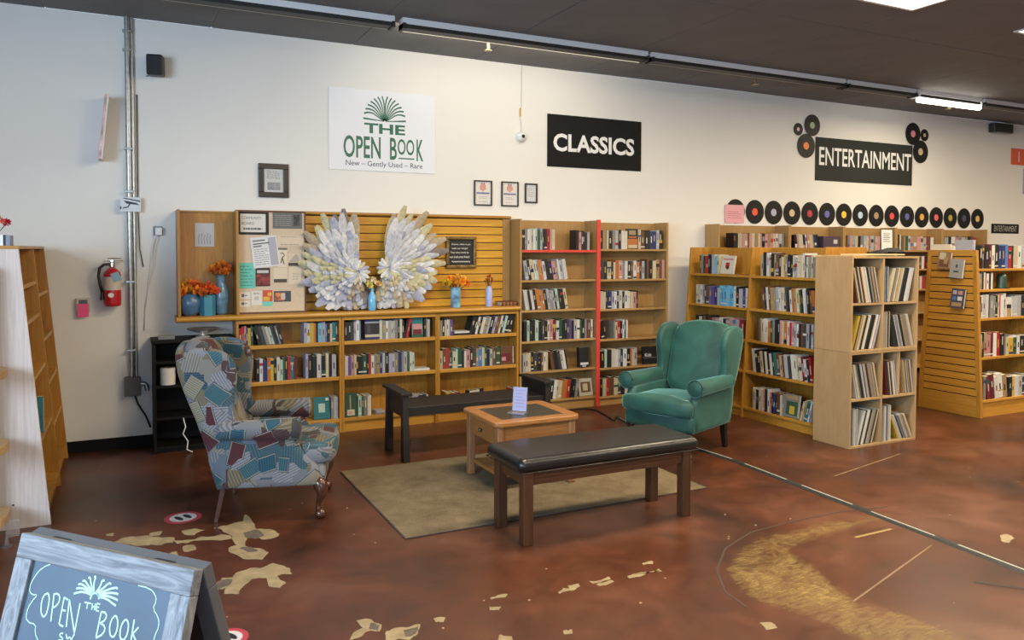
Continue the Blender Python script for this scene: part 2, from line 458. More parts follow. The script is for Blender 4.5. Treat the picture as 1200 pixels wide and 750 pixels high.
# gondola at the right with a slatted end panel facing left
GX, GY, GB, GT, GH = 7.31, 4.98, .335, .25, 1.6
GZ = (1.425, 1.225, .95, .575, .165)
g = aframe('splayed_bookcase', 'splayed oak bookcase with horizontal slatted end panel at right', (GX, GY, 0), 0, (.92, .92), GB, GT, GH, GZ, board=OAKH)
mk('groove_shade_panel', MB().prism([(-GB+.02, .02), (GB-.02, .02), (GT-.02, GH-.02), (-GT+.02, GH-.02)], -.0012, -.0002, Matrix(((0, 0, 1, 0), (1, 0, 0, 0), (0, 1, 0, 0), (0, 0, 0, 1)))), P('slat_shadow_gap', (.05, .018, .004), .8), g)  # added dark plate; its colour stands in for shade between the end slats
n = 19; z0 = .2; pz = (GH-.06-z0)/n
GROOVE = P('slat_groove', (.09, .035, .008), .6)
Mx = Matrix(((0, 0, 1, 0), (1, 0, 0, 0), (0, 1, 0, 0), (0, 0, 0, 1)))
for k in range(n+1):
    za = z0+(k-1)*pz+.005 if k else .0; zb = z0+k*pz-.005
    ha, hb = half(za, GB, GT, GH)-.045, half(zb, GB, GT, GH)-.045
    mk('end_slat', MB().prism([(-ha, za), (ha, za), (hb, zb), (-hb, zb)], -.012, -.0013, Mx), OAKY, g, bevel=.0015)
for s in (-1, 1):
    pts = [(s*(GB-.042), 0), (s*GB, 0), (s*GT, GH), (s*(GT-.042), GH)]
    if s < 0: pts = pts[::-1]
    mk('end_stile', MB().prism(pts, -.016, -.001, Mx), OAK, g, bevel=.002)
mk('end_cap', MB().prism([(-GT-.002, GH-.055), (GT+.002, GH-.055), (GT, GH+.004), (-GT, GH+.004)], -.018, -.001, Mx), OAKY, g, bevel=.002)

# ---- record cabinet: two stacked plywood boxes of four cubes
LX0, LX1, LY0, LY1 = 5.205, 6.005, 4.385, 4.755
LPZ = [(0.0, .775), (.777, 1.55)]
for i, (za, zb) in enumerate(LPZ):
    t = thing('record_cabinet', ('lower' if i == 0 else 'upper')+' plywood record cabinet box with open cubes at the island end', 'cabinet', ((LX0+LX1)/2, (LY0+LY1)/2, za), 0, 'stacked record cabinets')
    w = (LX1-LX0)/2; d = (LY1-LY0)/2; h = zb-za; th = .016
    for s in (-1, 1): mk('side_panel', MB().box((s*w-(th if s > 0 else 0), -d, 0), (s*w+(th if s < 0 else 0), d, h)), PLY, t, bevel=.001)
    mk('top_panel', MB().box((-w+th, -d, h-th), (w-th, d, h)), PLY, t)
    mk('bottom_panel', MB().box((-w+th, -d, 0), (w-th, d, th)), PLY, t)
    mk('back_panel', MB().box((-w+th, d-.008, th), (w-th, d, h-th)), P('dark_red_panel', (.1, .022, .012), .6), t)
    xm = 5.578-(LX0+LX1)/2
    mk('divider', MB().box((xm-th/2, -d+.002, th), (xm+th/2, d-.008, h-th)), PLY, t)
    for x0, x1 in ((-w+th, xm-th/2), (xm+th/2, w-th)):
        mk('shelf', MB().box((x0, -d+.002, h/2-th/2), (x1, d-.008, h/2+th/2)), PLY, t)
    if i == 0:
        mk('divider', MB().box((5.79-(LX0+LX1)/2-.005, -d+.004, h/2+th/2), (5.79-(LX0+LX1)/2+.005, d-.008, h-th)), PLY, t)

ORDW = ('first', 'second', 'third', 'fourth', 'fifth')
# ---- entertainment shelving along the wall under the row of records
MBX = (5.875, 6.94, 7.83, 8.76, 9.66, 10.6)
for i in range(5):
    x0, x1 = MBX[i], MBX[i+1]-.002
    t = thing('media_shelf', 'tan wall shelf unit below the records, %s from the left' % ORDW[i], 'shelf', (x0, YF, 0), 0, 'wall shelves under the records')
    w = x1-x0; d = YW-.014-YF
    for a in (0, w-.02): mk('side_panel', MB().box((a, 0, 0), (a+.02, d, 1.885)), LAM, t, bevel=.002)
    mk('back_panel', MB().box((.02, d-.008, .02), (w-.02, d, 1.88)), LAM, t)
    for z in (1.6, 1.36, 1.1, .8, .45, .1):
        mk('shelf', MB().box((.02, 0, z-.02), (w-.02, d-.008, z)), LAMH, t)
# ------------------------------------------------------------------ books
PAL = {'k': ((.016,.016,.018),'black'), 'n': ((.055,.056,.06),'charcoal'), 'w': ((.74,.73,.7),'white'), 'c': ((.62,.54,.36),'cream'),
 'i': ((.68,.64,.52),'ivory'), 'g': ((.27,.26,.24),'grey'), 's': ((.46,.47,.5),'silver grey'), 'r': ((.45,.02,.025),'red'),
 'm': ((.16,.018,.025),'maroon'), 'o': ((.55,.17,.035),'orange'), 'y': ((.62,.42,.05),'yellow'), 'b': ((.025,.04,.15),'navy blue'),
 'u': ((.08,.2,.45),'blue'), 'l': ((.16,.5,.75),'sky blue'), 't': ((.015,.2,.22),'teal'), 'e': ((.03,.1,.055),'dark green'),
 'a': ((.46,.62,.52),'mint green'), 'p': ((.6,.3,.3),'pink'), 'v': ((.14,.07,.26),'purple'), 'd': ((.17,.075,.035),'brown'),
 'f': ((.42,.29,.15),'tan'), 'h': ((.42,.4,.55),'lavender')}
PAL = {k: (tuple(q*.7 for q in c), n) for k, (c, n) in PAL.items()}
COVER = objcol('book_cover', .42, .5, .15, 45)
PAGES = P('book_pages', (.55, .5, .38), .8)
SLEEVE = objcol('record_sleeve', .55, .4, .12, 14)
CASEM = objcol('film_case', .3, .5, .25, 90)
FLATM = {}
def flat(c):
    if c not in FLATM: FLATM[c] = P('print_'+PAL[c][1].replace(' ', '_'), PAL[c][0], .5)
    return FLATM[c]
ORD = 'first second third fourth fifth sixth seventh eighth ninth tenth eleventh twelfth thirteenth fourteenth fifteenth sixteenth seventeenth eighteenth nineteenth twentieth'.split()
ORD += ['twenty-'+o for o in ORD[:9]]+['thirtieth']+['thirty-'+o for o in ORD[:9]]
def book_mesh(th, dp, h, code, kind, seed):
    r = random.Random(seed); mb = MB()
    mats = [COVER if kind == 'book' else (SLEEVE if kind == 'record' else CASEM), PAGES]
    if kind == 'book':
        c = min(.0025, th*.2)
        hard = r.random() < .45
        ins = .003 if hard else 0
        mb.box((0, 0, 0), (th, c, h))                          # spine
        mb.box((0, c, 0), (c, dp, h)); mb.box((th-c, c, 0), (th, dp, h))
        mb.mi = 1; mb.box((c, c, ins), (th-c, dp-ins, h-ins-.0005))
        # printed bands on the spine
        def band(z0, z1, m, mx=.0):
            if m not in mats: mats.append(m)
            mb.mi = mats.index(m); w = th*mx
            mb.add([(w, -.0004, z0), (th-w, -.0004, z0), (th-w, -.0004, z1), (w, -.0004, z1)], [(0,1,2,3)])
        light = code in 'wcisaphfyl'
        if r.random() < .6:
            z0 = h*r.uniform(.3, .5); band(z0, z0+h*r.uniform(.2, .4), flat(r.choice('kndbm') if light else r.choice('wcisyf')), .36)
        if r.random() < .3:
            z0 = h*r.uniform(.02, .8); band(z0, z0+h*r.uniform(.06, .18), flat(r.choice('kwrcbyes')), 0)
        if r.random() < .28: band(.018, .03, flat('w'), .02)
    else:
        mb.box((0, 0, 0), (th, dp, h))
        if kind == 'case' and r.random() < .7:
            m = flat(r.choice('kwrcpdgu')); mats.append(m); mb.mi = len(mats)-1
            z0 = h*r.uniform(.1, .6); z1 = z0+h*r.uniform(.1, .3)
            mb.add([(th*.1, -.0004, z0), (th*.9, -.0004, z0), (th*.9, -.0004, z1), (th*.1, -.0004, z1)], [(0,1,2,3)])
    me = mb.mesh('book')
    for m in mats: me.materials.append(m)
    return me
NB = {'book': 0, 'record': 0, 'case': 0}
class Row:
    """a shelf row: direction along the shelf, outward normal, height; items placed from pixel columns"""
    def __init__(s, desc, group, mode, front, z, py, kind='book', lim=None):
        s.lim = lim; s.desc = desc; s.group = group; s.mode = mode; s.front = front; s.z = z; s.py = py; s.n = 0; s.kind = kind; s.items = []
    def u(s, px):
        return onY(px, s.py, s.front).x if s.mode == 'y' else -onX(px, s.py, s.front).y
    def world(s, u, back, z):
        return Vector((u, s.front+back, z)) if s.mode == 'y' else Vector((s.front+back, -u, z))
    @property
    def rz(s): return 0 if s.mode == 'y' else -PI/2
    def run(s, px0, px1, codes, h=.2, tilt=0, dp=.15, hv=.12, back=.02, gap=.0006):
        u0, u1 = s.u(px0), s.u(px1)
        if s.lim: u0, u1 = max(u0, s.lim[0]), min(u1, s.lim[1])
        codes = [c for i, c in enumerate(codes) if i % 6 != 4 or len(codes) < 9]
        if s.kind == 'record': codes = [q for i, c in enumerate(codes) for q in (c, 'kcwgnsfk'[(i*3+len(codes)) % 8])]
        r = random.Random(hash((round(px0), len(codes), round(s.z*1000))) & 0xffff)
        ws = [r.uniform(.65, 1.4) for _ in codes]
        ct = math.cos(math.radians(tilt)); st = math.sin(math.radians(abs(tilt)))
        k = (u1-u0-h*st*.95)/sum(ws); u = u0+(h*st*.95 if tilt < 0 else 0)
        for c, w in zip(codes, ws):
            adv = w*k; th = adv*ct-gap
            if th < .004: th = .004
            hh = h*(1-hv*r.random()); d = dp*(1-.15*r.random())
            t = math.radians(tilt)
            p = s.world(u, back+.012*r.random(), s.z+.0004+(th*math.sin(t) if t > 0 else 0))
            s.items.append((u, c, th, d, hh, p, (0, t, s.rz), int(abs(p.x*9973+p.y*761+p.z*331)*100)))
            u += adv
        return s
    def face(s, px0, px1, h, code, decor=(), th=.022, lean=9, what='book', yaw=0, back=.03):
        u0, u1 = s.u(px0), s.u(px1); w = u1-u0
        t = math.radians(lean)
        mb = MB(); mats = [COVER, PAGES]
        mb.box((0, 0, 0), (w, .002, h)); mb.box((0, .002, 0), (.002, th, h)); mb.box((0, th-.002, 0), (w, th, h))
        mb.mi = 1; mb.box((.002, .002, .002), (w-.003, th-.002, h-.002))
        for j, (a, b, c_, d_, cc) in enumerate(decor):
            m = flat(cc)
            if m not in mats: mats.append(m)
            mb.mi = mats.index(m); y = -.0004-.0002*j
            mb.add([(a*w, y, b*h), (c_*w, y, b*h), (c_*w, y, d_*h), (a*w, y, d_*h)], [(0,1,2,3)])
        s.items.append((u0, code, None, None, None, s.world(u0, back, s.z+.0006+th*math.sin(t)), (-t, 0, s.rz+yaw), (mb, mats, what)))
        return s
    def flatlay(s, px0, px1, codes, dp=.14, back=.03, th=.018):
        u0, u1 = s.u(px0), s.u(px1)
        z = s.z+.0005
        for i, c in enumerate(codes):
            L = (u1-u0)*(1-.06*i)
            # a book lying flat: spine along x facing the viewer
            mb = MB(); q = .002; mats = [COVER, PAGES]
            mb.box((0, 0, 0), (L, dp, q)); mb.box((0, 0, th-q), (L, dp, th)); mb.box((0, 0, q), (L, q, th-q))
            mb.mi = 1; mb.box((q, q, q), (L-q, dp-q, th-q))
            s.items.append((u0+i*.0001, c, None, None, None, s.world(u0+.01*i, back, z), (0, 0, s.rz), (mb, mats, 'flat')))
            z += th+.0006
        return s
    def done(s):
        s.items.sort(key=lambda q: q[0])
        for i, it in enumerate(s.items): SHELVED.append((s, i, len(s.items), it))
SHELVED = []
def place_shelved():
    names = {'book': 'book', 'record': 'record_sleeve', 'case': 'film_case'}
    word = {'book': 'book', 'record': 'record sleeve', 'case': 'film case'}
    cat = {'book': 'book', 'record': 'record', 'case': 'film case'}
    def area(q):
        s, i, N, it = q
        if isinstance(it[7], tuple): return 1e9
        d2 = (it[5]-CAM).length_squared
        vis = .3 if it[5].x > 7.2 and it[5].z < .1 else 1.0
        return it[2]*it[4]/d2*vis
    books = sorted([q for q in SHELVED if q[0].kind == 'book'], key=area, reverse=True)
    single = set(id(q) for q in books[:300])
    rest = MB(); rmats = [PAGES]
    for q in SHELVED:
        s, i, N, (u, c, th, d, hh, p, rot, ex) = q
        w = word[s.kind]; extra = ''
        if s.kind == 'book' and id(q) not in single:
            M = Matrix.Translation(p) @ Euler(rot).to_matrix().to_4x4()
            if flat(c) not in rmats: rmats.append(flat(c))
            rest.mi = rmats.index(flat(c)); k = min(.002, th*.2)
            rest.box((0, 0, 0), (th, k, hh), M); rest.box((0, k, 0), (k, d, hh), M); rest.box((th-k, k, 0), (th, d, hh), M)
            rest.mi = 0; rest.box((k, k, .001), (th-k, d, hh-.002), M)
            rr = random.Random(ex)
            if rr.random() < .6:
                b_ = flat(rr.choice('kndbm') if c in 'wcisaphfyl' else rr.choice('wcisyf'))
                if b_ not in rmats: rmats.append(b_)
                rest.mi = rmats.index(b_); z0 = hh*rr.uniform(.25, .5); z1 = z0+hh*rr.uniform(.15, .4)
                rest.add([(th*.3, -.0004, z0), (th*.7, -.0004, z0), (th*.7, -.0004, z1), (th*.3, -.0004, z1)], [(0,1,2,3)], M)
            continue
        if isinstance(ex, tuple):
            mb, mats, what = ex; me = mb.mesh('book')
            for m in mats: me.materials.append(m)
            extra = {'book': ' facing out', 'flat': ' lying flat'}.get(what, ' facing out')
        else: me = book_mesh(th, d, hh, c, s.kind, ex)
        o = link(names[s.kind], me, [], None, p, rot)
        o.color = (*[max(0, min(1, v*(.85+.3*((i*37 % 11)/11)))) for v in PAL[c][0]], 1)
        pos = '%s from left' % ORD[i] if i else 'leftmost'
        if i == N-1 and N > 1: pos = 'rightmost'
        if N == 1: pos = 'only one'
        tag(o, '%s %s%s, %s, %s' % (PAL[c][1], w, extra, pos, s.desc), cat[s.kind], s.group)
        NB[s.kind] += 1
    if rest.v:
        o = mk('thin_books', rest, rmats); o['kind'] = 'stuff'
        tag(o, 'thinner books packed between the others along the bookshelves', 'books')
def R_low(row, bay, py):
    return Row('%s row of %s low bookcase' % (('top', 'middle', 'bottom')[row], ('left', 'middle', 'right')[bay]), 'books in the low bookcases', 'y', YF, LOWZ[row], py, lim=(LOWX[bay]+.024, LOWX[bay+1]-.027))
R_low(0,0,402).run(280,297,'rrpbye',.165).run(297,334,'kkngkiankgsk',.172,-16).run(357,397,'hiyokklsukictn',.175).done()
R_low(1,0,444).run(301,348,'kwbbroykiakekrtm',.195).run(359,395,'hkkwkcks',.21).done()
R_low(2,0,490).face(369,388,.19,'t',((.3,.3,.7,.7,'a'),(.75,.82,.95,.94,'w')),.025).run(389,397,'gs',.2).done()
R_low(0,1,402).run(405,424,'kkknswu',.18).face(429,446,.175,'b',((.0,.12,1,.25,'c'),(.02,.27,.98,.8,'k'),(.15,.3,.4,.75,'n'),(0,.82,1,.9,'s')),.02,4).run(446,475,'igwskcsgkidk',.175).run(474,484,'kr',.18,12).face(484,497,.178,'t',((.05,.05,.95,.68,'p'),(.1,.1,.9,.4,'m'),(.05,.02,.95,.15,'e')),.022,3).run(498,505,'kgs',.17).done()
R_low(1,1,443).run(405,487,'wvpcdkkekrrwgfbsekhsgbtgseia',.185,0,.15,.14).flatlay(487,505,'w',.14).done()
R_low(2,1,490).face(404,420,.205,'e',((.25,.05,.8,.3,'c'),(.3,.1,.6,.22,'p'),(.45,.3,.55,.9,'f')),.025,5).run(421,436,'aegiw',.19).flatlay(441,452,'gs',.13,.03,.014).run(485,503,'shbkbs',.15).done()
R_low(0,2,398).run(516,532,'gkcisv',.16).flatlay(533,552,'kw',.14).run(551,605,'kkwkcigskhkdikaksk',.18,15).done()
R_low(1,2,436).run(516,587,'cdrekcaekidpkdgucceksdge',.19,0,.15,.2).face(588,604,.18,'d',((.03,.15,.8,.6,'m'),(.1,.2,.4,.4,'p'),(.9,.05,.98,.95,'c')),.02,2).done()
R_low(2,2,480).run(524,540,'ydrm',.15).face(552,574,.14,'k',((.05,.1,.7,.95,'i'),(.3,.1,.6,.35,'g'),(.7,.1,.95,.8,'n')),.05,6,'book',.35).run(602,606,'rw',.13).done()
def R_tall(col, row, py):
    return Row('%s shelf of tall bookcase %s of red strip' % (ORD[row], ('left', 'right')[col]), 'books in the tall bookcases', 'y', YF, (TALLZ1, TALLZ2)[col][row], py, lim=(TALLX[col]+.024, TALLX[col+1]-.024))
R_tall(0,0,293).run(613,652,'kgwikswaesknkrpc',.215).run(677,693,'kpkkks',.2).done()
R_tall(0,1,328).run(614,667,'skcwkaopwkgkpgwskw',.205,-10).done()
R_tall(0,2,364).run(614,668,'wikwkkofokgsghkakkkc',.205,-10).done()
R_tall(0,3,400).run(615,696,'kakkaaknkiwpmwekeknvkskiekgdsw',.205).done()
R_tall(0,4,434).run(614,644,'scckfnkdic',.19).run(645,668,'dkkniwk',.2,-11).face(681,692,.2,'k',((.1,.12,.95,.24,'w'),(.3,.02,.7,.1,'s')),.05,4).done()
R_tall(0,5,468).run(643,680,'tkwcgcoorkskg',.19,7).face(681,697,.175,'i',((.15,.2,.85,.8,'d'),(.3,.3,.65,.7,'c')),.015,12).done()
R_tall(1,0,293).run(704,737,'kfckrgskwik',.2).face(737,750,.21,'k',((.05,.02,.95,.5,'o'),(.1,.05,.9,.2,'c'),(.2,.7,.8,.92,'f'),(.15,.55,.85,.62,'o')),.025,3).run(750,778,'cdkkpbbsk',.21).done()
R_tall(1,1,327).run(704,780,'knkcdkcopghwkdwotnskdkkcfdp',.205,0,.15,.15).done()
R_tall(1,2,361).run(704,749,'icnbyswbikkwicpkw',.19).done()
R_tall(1,3,396).run(704,713,'kk',.2,-9).run(721,737,'gcrkwkw',.19).done()
R_tall(1,4,430).run(705,748,'kakkkiwskwwkocs',.19).face(756,772,.185,'k',((.02,.36,.98,.38,'g'),),.03,5).done()
R_tall(1,5,464).run(705,741,'kcrdkcnkisk',.19).done()
def R_isl(bay, row, py):
    z = ISZ[row]; x = ISX-half(z, IB, IT, IH)
    return Row('%s shelf of splayed bookcase, %s bay' % (ORD[row], ('far', 'near')[bay]), 'books on the splayed bookcase behind the green chair', 'x', x, z, py, lim=(-(ISY-.9*bay)+.023, -(ISY-.9*(bay+1))-.004-.02*bay))
R_isl(0,0,323).run(817,840,'dgkdsrkkslic',.2).face(841,856,.185,'i',((.35,.3,.65,.62,'r'),(.45,.25,.6,.45,'k'),(.1,.75,.9,.85,'p')),.02,10).done()
R_isl(0,1,359).run(813,874,'icwsrnduvbgsllllllliksbbw',.2).done()
R_isl(0,2,398).run(813,870,'kikdkkmgpsgwkgpuusrm',.19).done()
R_isl(1,0,322).run(889,954,'ckwcokcdkciygkkiksicwmiagcg',.225,0,.16,.2).done()
R_isl(1,1,364).run(889,953,'dkwdkfgswioicnkwmofcekiwskdo',.225,-6,.16).done()
R_isl(1,2,404).run(884,951,'ndficwwoegmkkpcoiwrpswfkdnskws',.225,0,.16).done()
R_isl(1,3,442).run(878,950,'wkkcnkwkwkitdcdsgnwicirmwkr',.22,-8,.16).done()
R_isl(1,4,485).run(880,899,'ikicpkw',.215).run(899,916,'pkbkdig',.2).face(916,931,.205,'g',((.1,.1,.95,.7,'e'),(.35,.15,.75,.5,'y'),(.05,.8,.95,.95,'f')),.03,7).run(935,950,'cftw',.2,14).done()
def R_gon(row, py):
    z = GZ[row]; y = GY-half(z, GB, GT, GH)
    return Row('%s shelf of splayed bookcase with slatted end' % ORD[row], 'books on the right-hand splayed bookcase', 'y', y, z, py, lim=(7.374 if row == 0 else 7.334, 9.1))
R_gon(0,310).run(1146,1200,'kdkmkwkbbukrkcw',.24).run(1201,1225,'skdkw',.22).done()
R_gon(1,337).run(1146,1167,'sgkirwkw',.165).done()
R_gon(2,372).run(1147,1181,'kwswknggkcrrww',.235).face(1182,1190,.19,'w',((.2,.0,.85,.45,'f'),(.2,.42,.85,.62,'k')),.02,3).run(1190,1216,'sskwgk',.22).done()
R_gon(3,418).run(1149,1179,'wkfpmwrk',.235).run(1179,1212,'gcyegwkkc',.19).done()
R_gon(4,463).run(1152,1158,'kg',.24).run(1158,1184,'mmwwf',.24,-8).run(1184,1212,'kywsngk',.21).done()
def R_med(bay, z, py):
    return Row('%s bay of wall shelf below the records' % ORD[bay], 'film cases under the records', 'y', YF, z, py, 'case', lim=(MBX[bay]+.023, MBX[bay+1]-.026))
R_med(0,1.6,292).run(861,921,'kkccfpfdpcsfcpkpifpcwpgsg',.19,0,.13,.04).done()
R_med(1,1.6,293).run(932,962,'kpcwpkwpcfkbk',.185,-9,.13,.05).done()
R_med(2,1.6,296).run(993,1041,'dgpsfckgsckpsgcpkgsg',.18,0,.13,.05).done()
R_med(3,1.6,298).run(1052,1058,'fki',.2,0,.13,.05).run(1061,1096,'feapifpcsrkdw',.185,0,.13).done()
R_med(4,1.6,298).run(1108,1146,'skwpcgsfkdcr',.19,0,.13).done()
Row('second wall shelf beside the record cabinet', 'film cases under the records', 'y', YF, 1.36, 328, 'case').run(1076,1096,'gdwrksp',.17,0,.13).done()
Row('third wall shelf beside the record cabinet', 'film cases under the records', 'y', YF, 1.1, 352, 'case').run(1076,1096,'kwrdgcw',.17,0,.13).done()
# records standing in the cubes
def R_lp(name, z, py):
    lim = (LX0+.018, 5.568) if 'left' in name else (5.588, LX1-.018)
    return Row('%s cube of record cabinet' % name, 'record sleeves in the cabinet', 'y', LY0, z+.0006, py, 'record', lim)
b0, b1 = .393+.003, .016
LPF = dict(dp=.31, hv=.03, back=.015)
R_lp('top left', .777+.3955, 356).run(1001,1034,'dccofcwknb',.3,-14,**LPF).done()
R_lp('top right', .777+.3955, 356).run(1038,1043,'tb',.3,0,**LPF).run(1043,1073,'cfccikkw',.29,15,**LPF).done()
R_lp('second left', .793+.0005, 409).run(1000,1034,'yfckiwkcr',.29,17,**LPF).done()
R_lp('second right', .793+.0005, 409).run(1038,1045,'swn',.3,0,**LPF).run(1045,1076,'nkgsfgs',.28,-17,**LPF).done()
R_lp('third left', .3955, 468).run(1000,1034,'wgasknfdgns',.29,-14,**LPF).done()
R_lp('third right', .3955, 466).run(1038,1054,'mcfg',.29,-9,**LPF).run(1057,1076,'fcsifd',.29,-10,**LPF).done()
R_lp('bottom left', .016, 522).run(1001,1007,'sc',.3,0,**LPF).run(1007,1034,'iwckcfn',.29,17,**LPF).done()
R_lp('bottom right', .016, 515).run(1038,1046,'wks',.3,0,**LPF).run(1046,1071,'ysgsg',.23,-27,**LPF).done()

place_shelved()
# ------------------------------------------------------------------ armchairs
def book_fabric():
    m, nt, b = base_mat('book_print_fabric'); N, L = nt.nodes.new, nt.links.new
    tc = N('ShaderNodeTexCoord')
    def layer(off, scale, stops, stripes):
        mp = N('ShaderNodeMapping'); mp.inputs['Location'].default_value = off; L(tc.outputs['Object'], mp.inputs['Vector'])
        v = N('ShaderNodeTexVoronoi'); v.distance = 'CHEBYCHEV'; v.inputs['Scale'].default_value = scale; v.inputs['Randomness'].default_value = .9
        L(mp.outputs['Vector'], v.inputs['Vector'])
        sep = N('ShaderNodeSeparateColor'); L(v.outputs['Color'], sep.inputs['Color'])
        cr = N('ShaderNodeValToRGB'); cr.color_ramp.interpolation = 'CONSTANT'
        for k, (p, c) in enumerate(stops):
            e = cr.color_ramp.elements[k] if k < 2 else cr.color_ramp.elements.new(p)
            e.position = p; e.color = (*c, 1)
        L(sep.outputs['Red'], cr.inputs['Fac'])
        sub = N('ShaderNodeVectorMath'); sub.operation = 'SUBTRACT'; L(mp.outputs['Vector'], sub.inputs[0]); L(v.outputs['Position'], sub.inputs[1])
        ang = N('ShaderNodeMath'); ang.operation = 'MULTIPLY'; ang.inputs[1].default_value = 6.28; L(sep.outputs['Green'], ang.inputs[0])
        rot = N('ShaderNodeVectorRotate'); rot.rotation_type = 'AXIS_ANGLE'; rot.inputs['Axis'].default_value = (.25, 1, .25)
        L(sub.outputs[0], rot.inputs['Vector']); L(ang.outputs[0], rot.inputs['Angle'])
        sx = N('ShaderNodeSeparateXYZ'); L(rot.outputs[0], sx.inputs[0])
        # page-edge stripes along the rotated axis in about half of the cells
        wv = N('ShaderNodeMath'); wv.operation = 'SINE'
        ml = N('ShaderNodeMath'); ml.operation = 'MULTIPLY'; ml.inputs[1].default_value = stripes; L(sx.outputs['X'], ml.inputs[0]); L(ml.outputs[0], wv.inputs[0])
        gt = N('ShaderNodeMath'); gt.operation = 'GREATER_THAN'; gt.inputs[1].default_value = .45; L(sep.outputs['Blue'], gt.inputs[0])
        mm = N('ShaderNodeMath'); mm.operation = 'MULTIPLY'; L(wv.outputs[0], mm.inputs[0]); L(gt.outputs[0], mm.inputs[1])
        mr = N('ShaderNodeMapRange'); mr.inputs['From Min'].default_value = -1; mr.inputs['To Min'].default_value = .55; mr.inputs['To Max'].default_value = 1.1
        L(mm.outputs[0], mr.inputs['Value'])
        mx = N('ShaderNodeMix'); mx.data_type = 'RGBA'; mx.blend_type = 'MULTIPLY'; mx.inputs['Factor'].default_value = 1
        L(cr.outputs['Color'], mx.inputs['A']); L(mr.outputs['Result'], mx.inputs['B'])
        return mx.outputs['Result'], sx, sep, v
    base, sx, sp, v = layer((.13, .2, .05), 8.5, [(0, (.3,.3,.33)), (.16, (.08,.17,.21)), (.3, (.36,.34,.29)), (.42, (.12,.06,.06)), (.5, (.2,.25,.32)), (.62, (.28,.24,.15)), (.74, (.05,.12,.17)), (.84, (.38,.38,.41)), (.93, (.09,.08,.08))], 420)
    top, tx, tp, v2 = layer((.71, .37, .43), 6.0, [(0, (.13,.03,.035)), (.2, (.035,.14,.2)), (.4, (.37,.37,.4)), (.55, (.07,.19,.23)), (.7, (.42,.37,.26)), (.85, (.12,.2,.3))], 520)
    def inside(a, bb):
        ax = N('ShaderNodeMath'); ax.operation = 'ABSOLUTE'; L(tx.outputs['X'], ax.inputs[0])
        az = N('ShaderNodeMath'); az.operation = 'ABSOLUTE'; L(tx.outputs['Z'], az.inputs[0])
        la = N('ShaderNodeMath'); la.operation = 'LESS_THAN'; la.inputs[1].default_value = a; L(ax.outputs[0], la.inputs[0])
        lb = N('ShaderNodeMath'); lb.operation = 'LESS_THAN'; lb.inputs[1].default_value = bb; L(az.outputs[0], lb.inputs[0])
        q = N('ShaderNodeMath'); q.operation = 'MULTIPLY'; L(la.outputs[0], q.inputs[0]); L(lb.outputs[0], q.inputs[1]); return q
    def mixc(f, A, B):
        q = N('ShaderNodeMix'); q.data_type = 'RGBA'; L(f, q.inputs['Factor'])
        if isinstance(A, tuple): q.inputs['A'].default_value = (*A, 1)
        else: L(A, q.inputs['A'])
        if isinstance(B, tuple): q.inputs['B'].default_value = (*B, 1)
        else: L(B, q.inputs['B'])
        return q.outputs['Result']
    c = mixc(inside(.062, .046).outputs[0], base, (.03, .03, .035))
    c = mixc(inside(.059, .043).outputs[0], c, (.36, .35, .31))
    c = mixc(inside(.057, .037).outputs[0], c, top)
    hs = N('ShaderNodeHueSaturation'); hs.inputs['Value'].default_value = .56; L(c, hs.inputs['Color']); L(hs.outputs['Color'], b.inputs['Base Color'])
    n = N('ShaderNodeTexNoise'); n.inputs['Scale'].default_value = 350; L(tc.outputs['Object'], n.inputs['Vector'])
    bp = N('ShaderNodeBump'); bp.inputs['Strength'].default_value = .15; bp.inputs['Distance'].default_value = .003
    L(n.outputs['Fac'], bp.inputs['Height']); L(bp.outputs['Normal'], b.inputs['Normal'])
    b.inputs['Roughness'].default_value = .9; b.inputs['Sheen Weight'].default_value = .05
    return m
def velvet():
    m, nt, b = base_mat('green_velvet'); N, L = nt.nodes.new, nt.links.new
    tc = N('ShaderNodeTexCoord'); n = N('ShaderNodeTexNoise'); n.inputs['Scale'].default_value = 5; n.inputs['Detail'].default_value = 6
    n.inputs['Distortion'].default_value = .8
    L(tc.outputs['Object'], n.inputs['Vector'])
    r = N('ShaderNodeValToRGB'); e = r.color_ramp.elements
    e[0].position = .3; e[0].color = (.009, .055, .044, 1); e[1].position = .7; e[1].color = (.02, .1, .08, 1)
    L(n.outputs['Fac'], r.inputs['Fac']); L(r.outputs['Color'], b.inputs['Base Color'])
    b.inputs['Roughness'].default_value = .6; b.inputs['Sheen Weight'].default_value = .5; b.inputs['Sheen Roughness'].default_value = .35
    b.inputs['Sheen Tint'].default_value = (.5, .9, .8, 1)
    return m
def pillow(outline, t, bulge, to3, n_sm=2):
    """closed padded slab: outline in (u,v), thickness t; to3(u,v,w) maps to space"""
    k = len(outline); cu = sum(p[0] for p in outline)/k; cv = sum(p[1] for p in outline)/k
    rings = []
    for sc, w in ((.78, -.5), (.93, -.46), (.985, -.3), (1, 0), (.985, .3), (.93, .46), (.78, .5)):
        rings.append([to3(cu+(u-cu)*sc, cv+(v-cv)*sc, w*t) for u, v in outline])
    mb = MB(); mb.loft(rings, cap=False)
    for ri, sg in ((0, -1), (6, 1)):
        mid = [to3(cu+(u-cu)*.4, cv+(v-cv)*.4, sg*(t*.5+bulge*.8)) for u, v in outline]
        o = len(mb.v); mb.v += [tuple(p) for p in mid]; c = len(mb.v); mb.v.append(tuple(to3(cu, cv, sg*(t*.5+bulge))))
        for i in range(k):
            a, b = ri*k+i, ri*k+(i+1) % k; p, q = o+i, o+(i+1) % k
            if sg < 0: mb.f += [[b, a, p, q], [q, p, c]]
            else: mb.f += [[a, b, q, p], [p, q, c]]
            mb.m += [0, 0]
    return mb
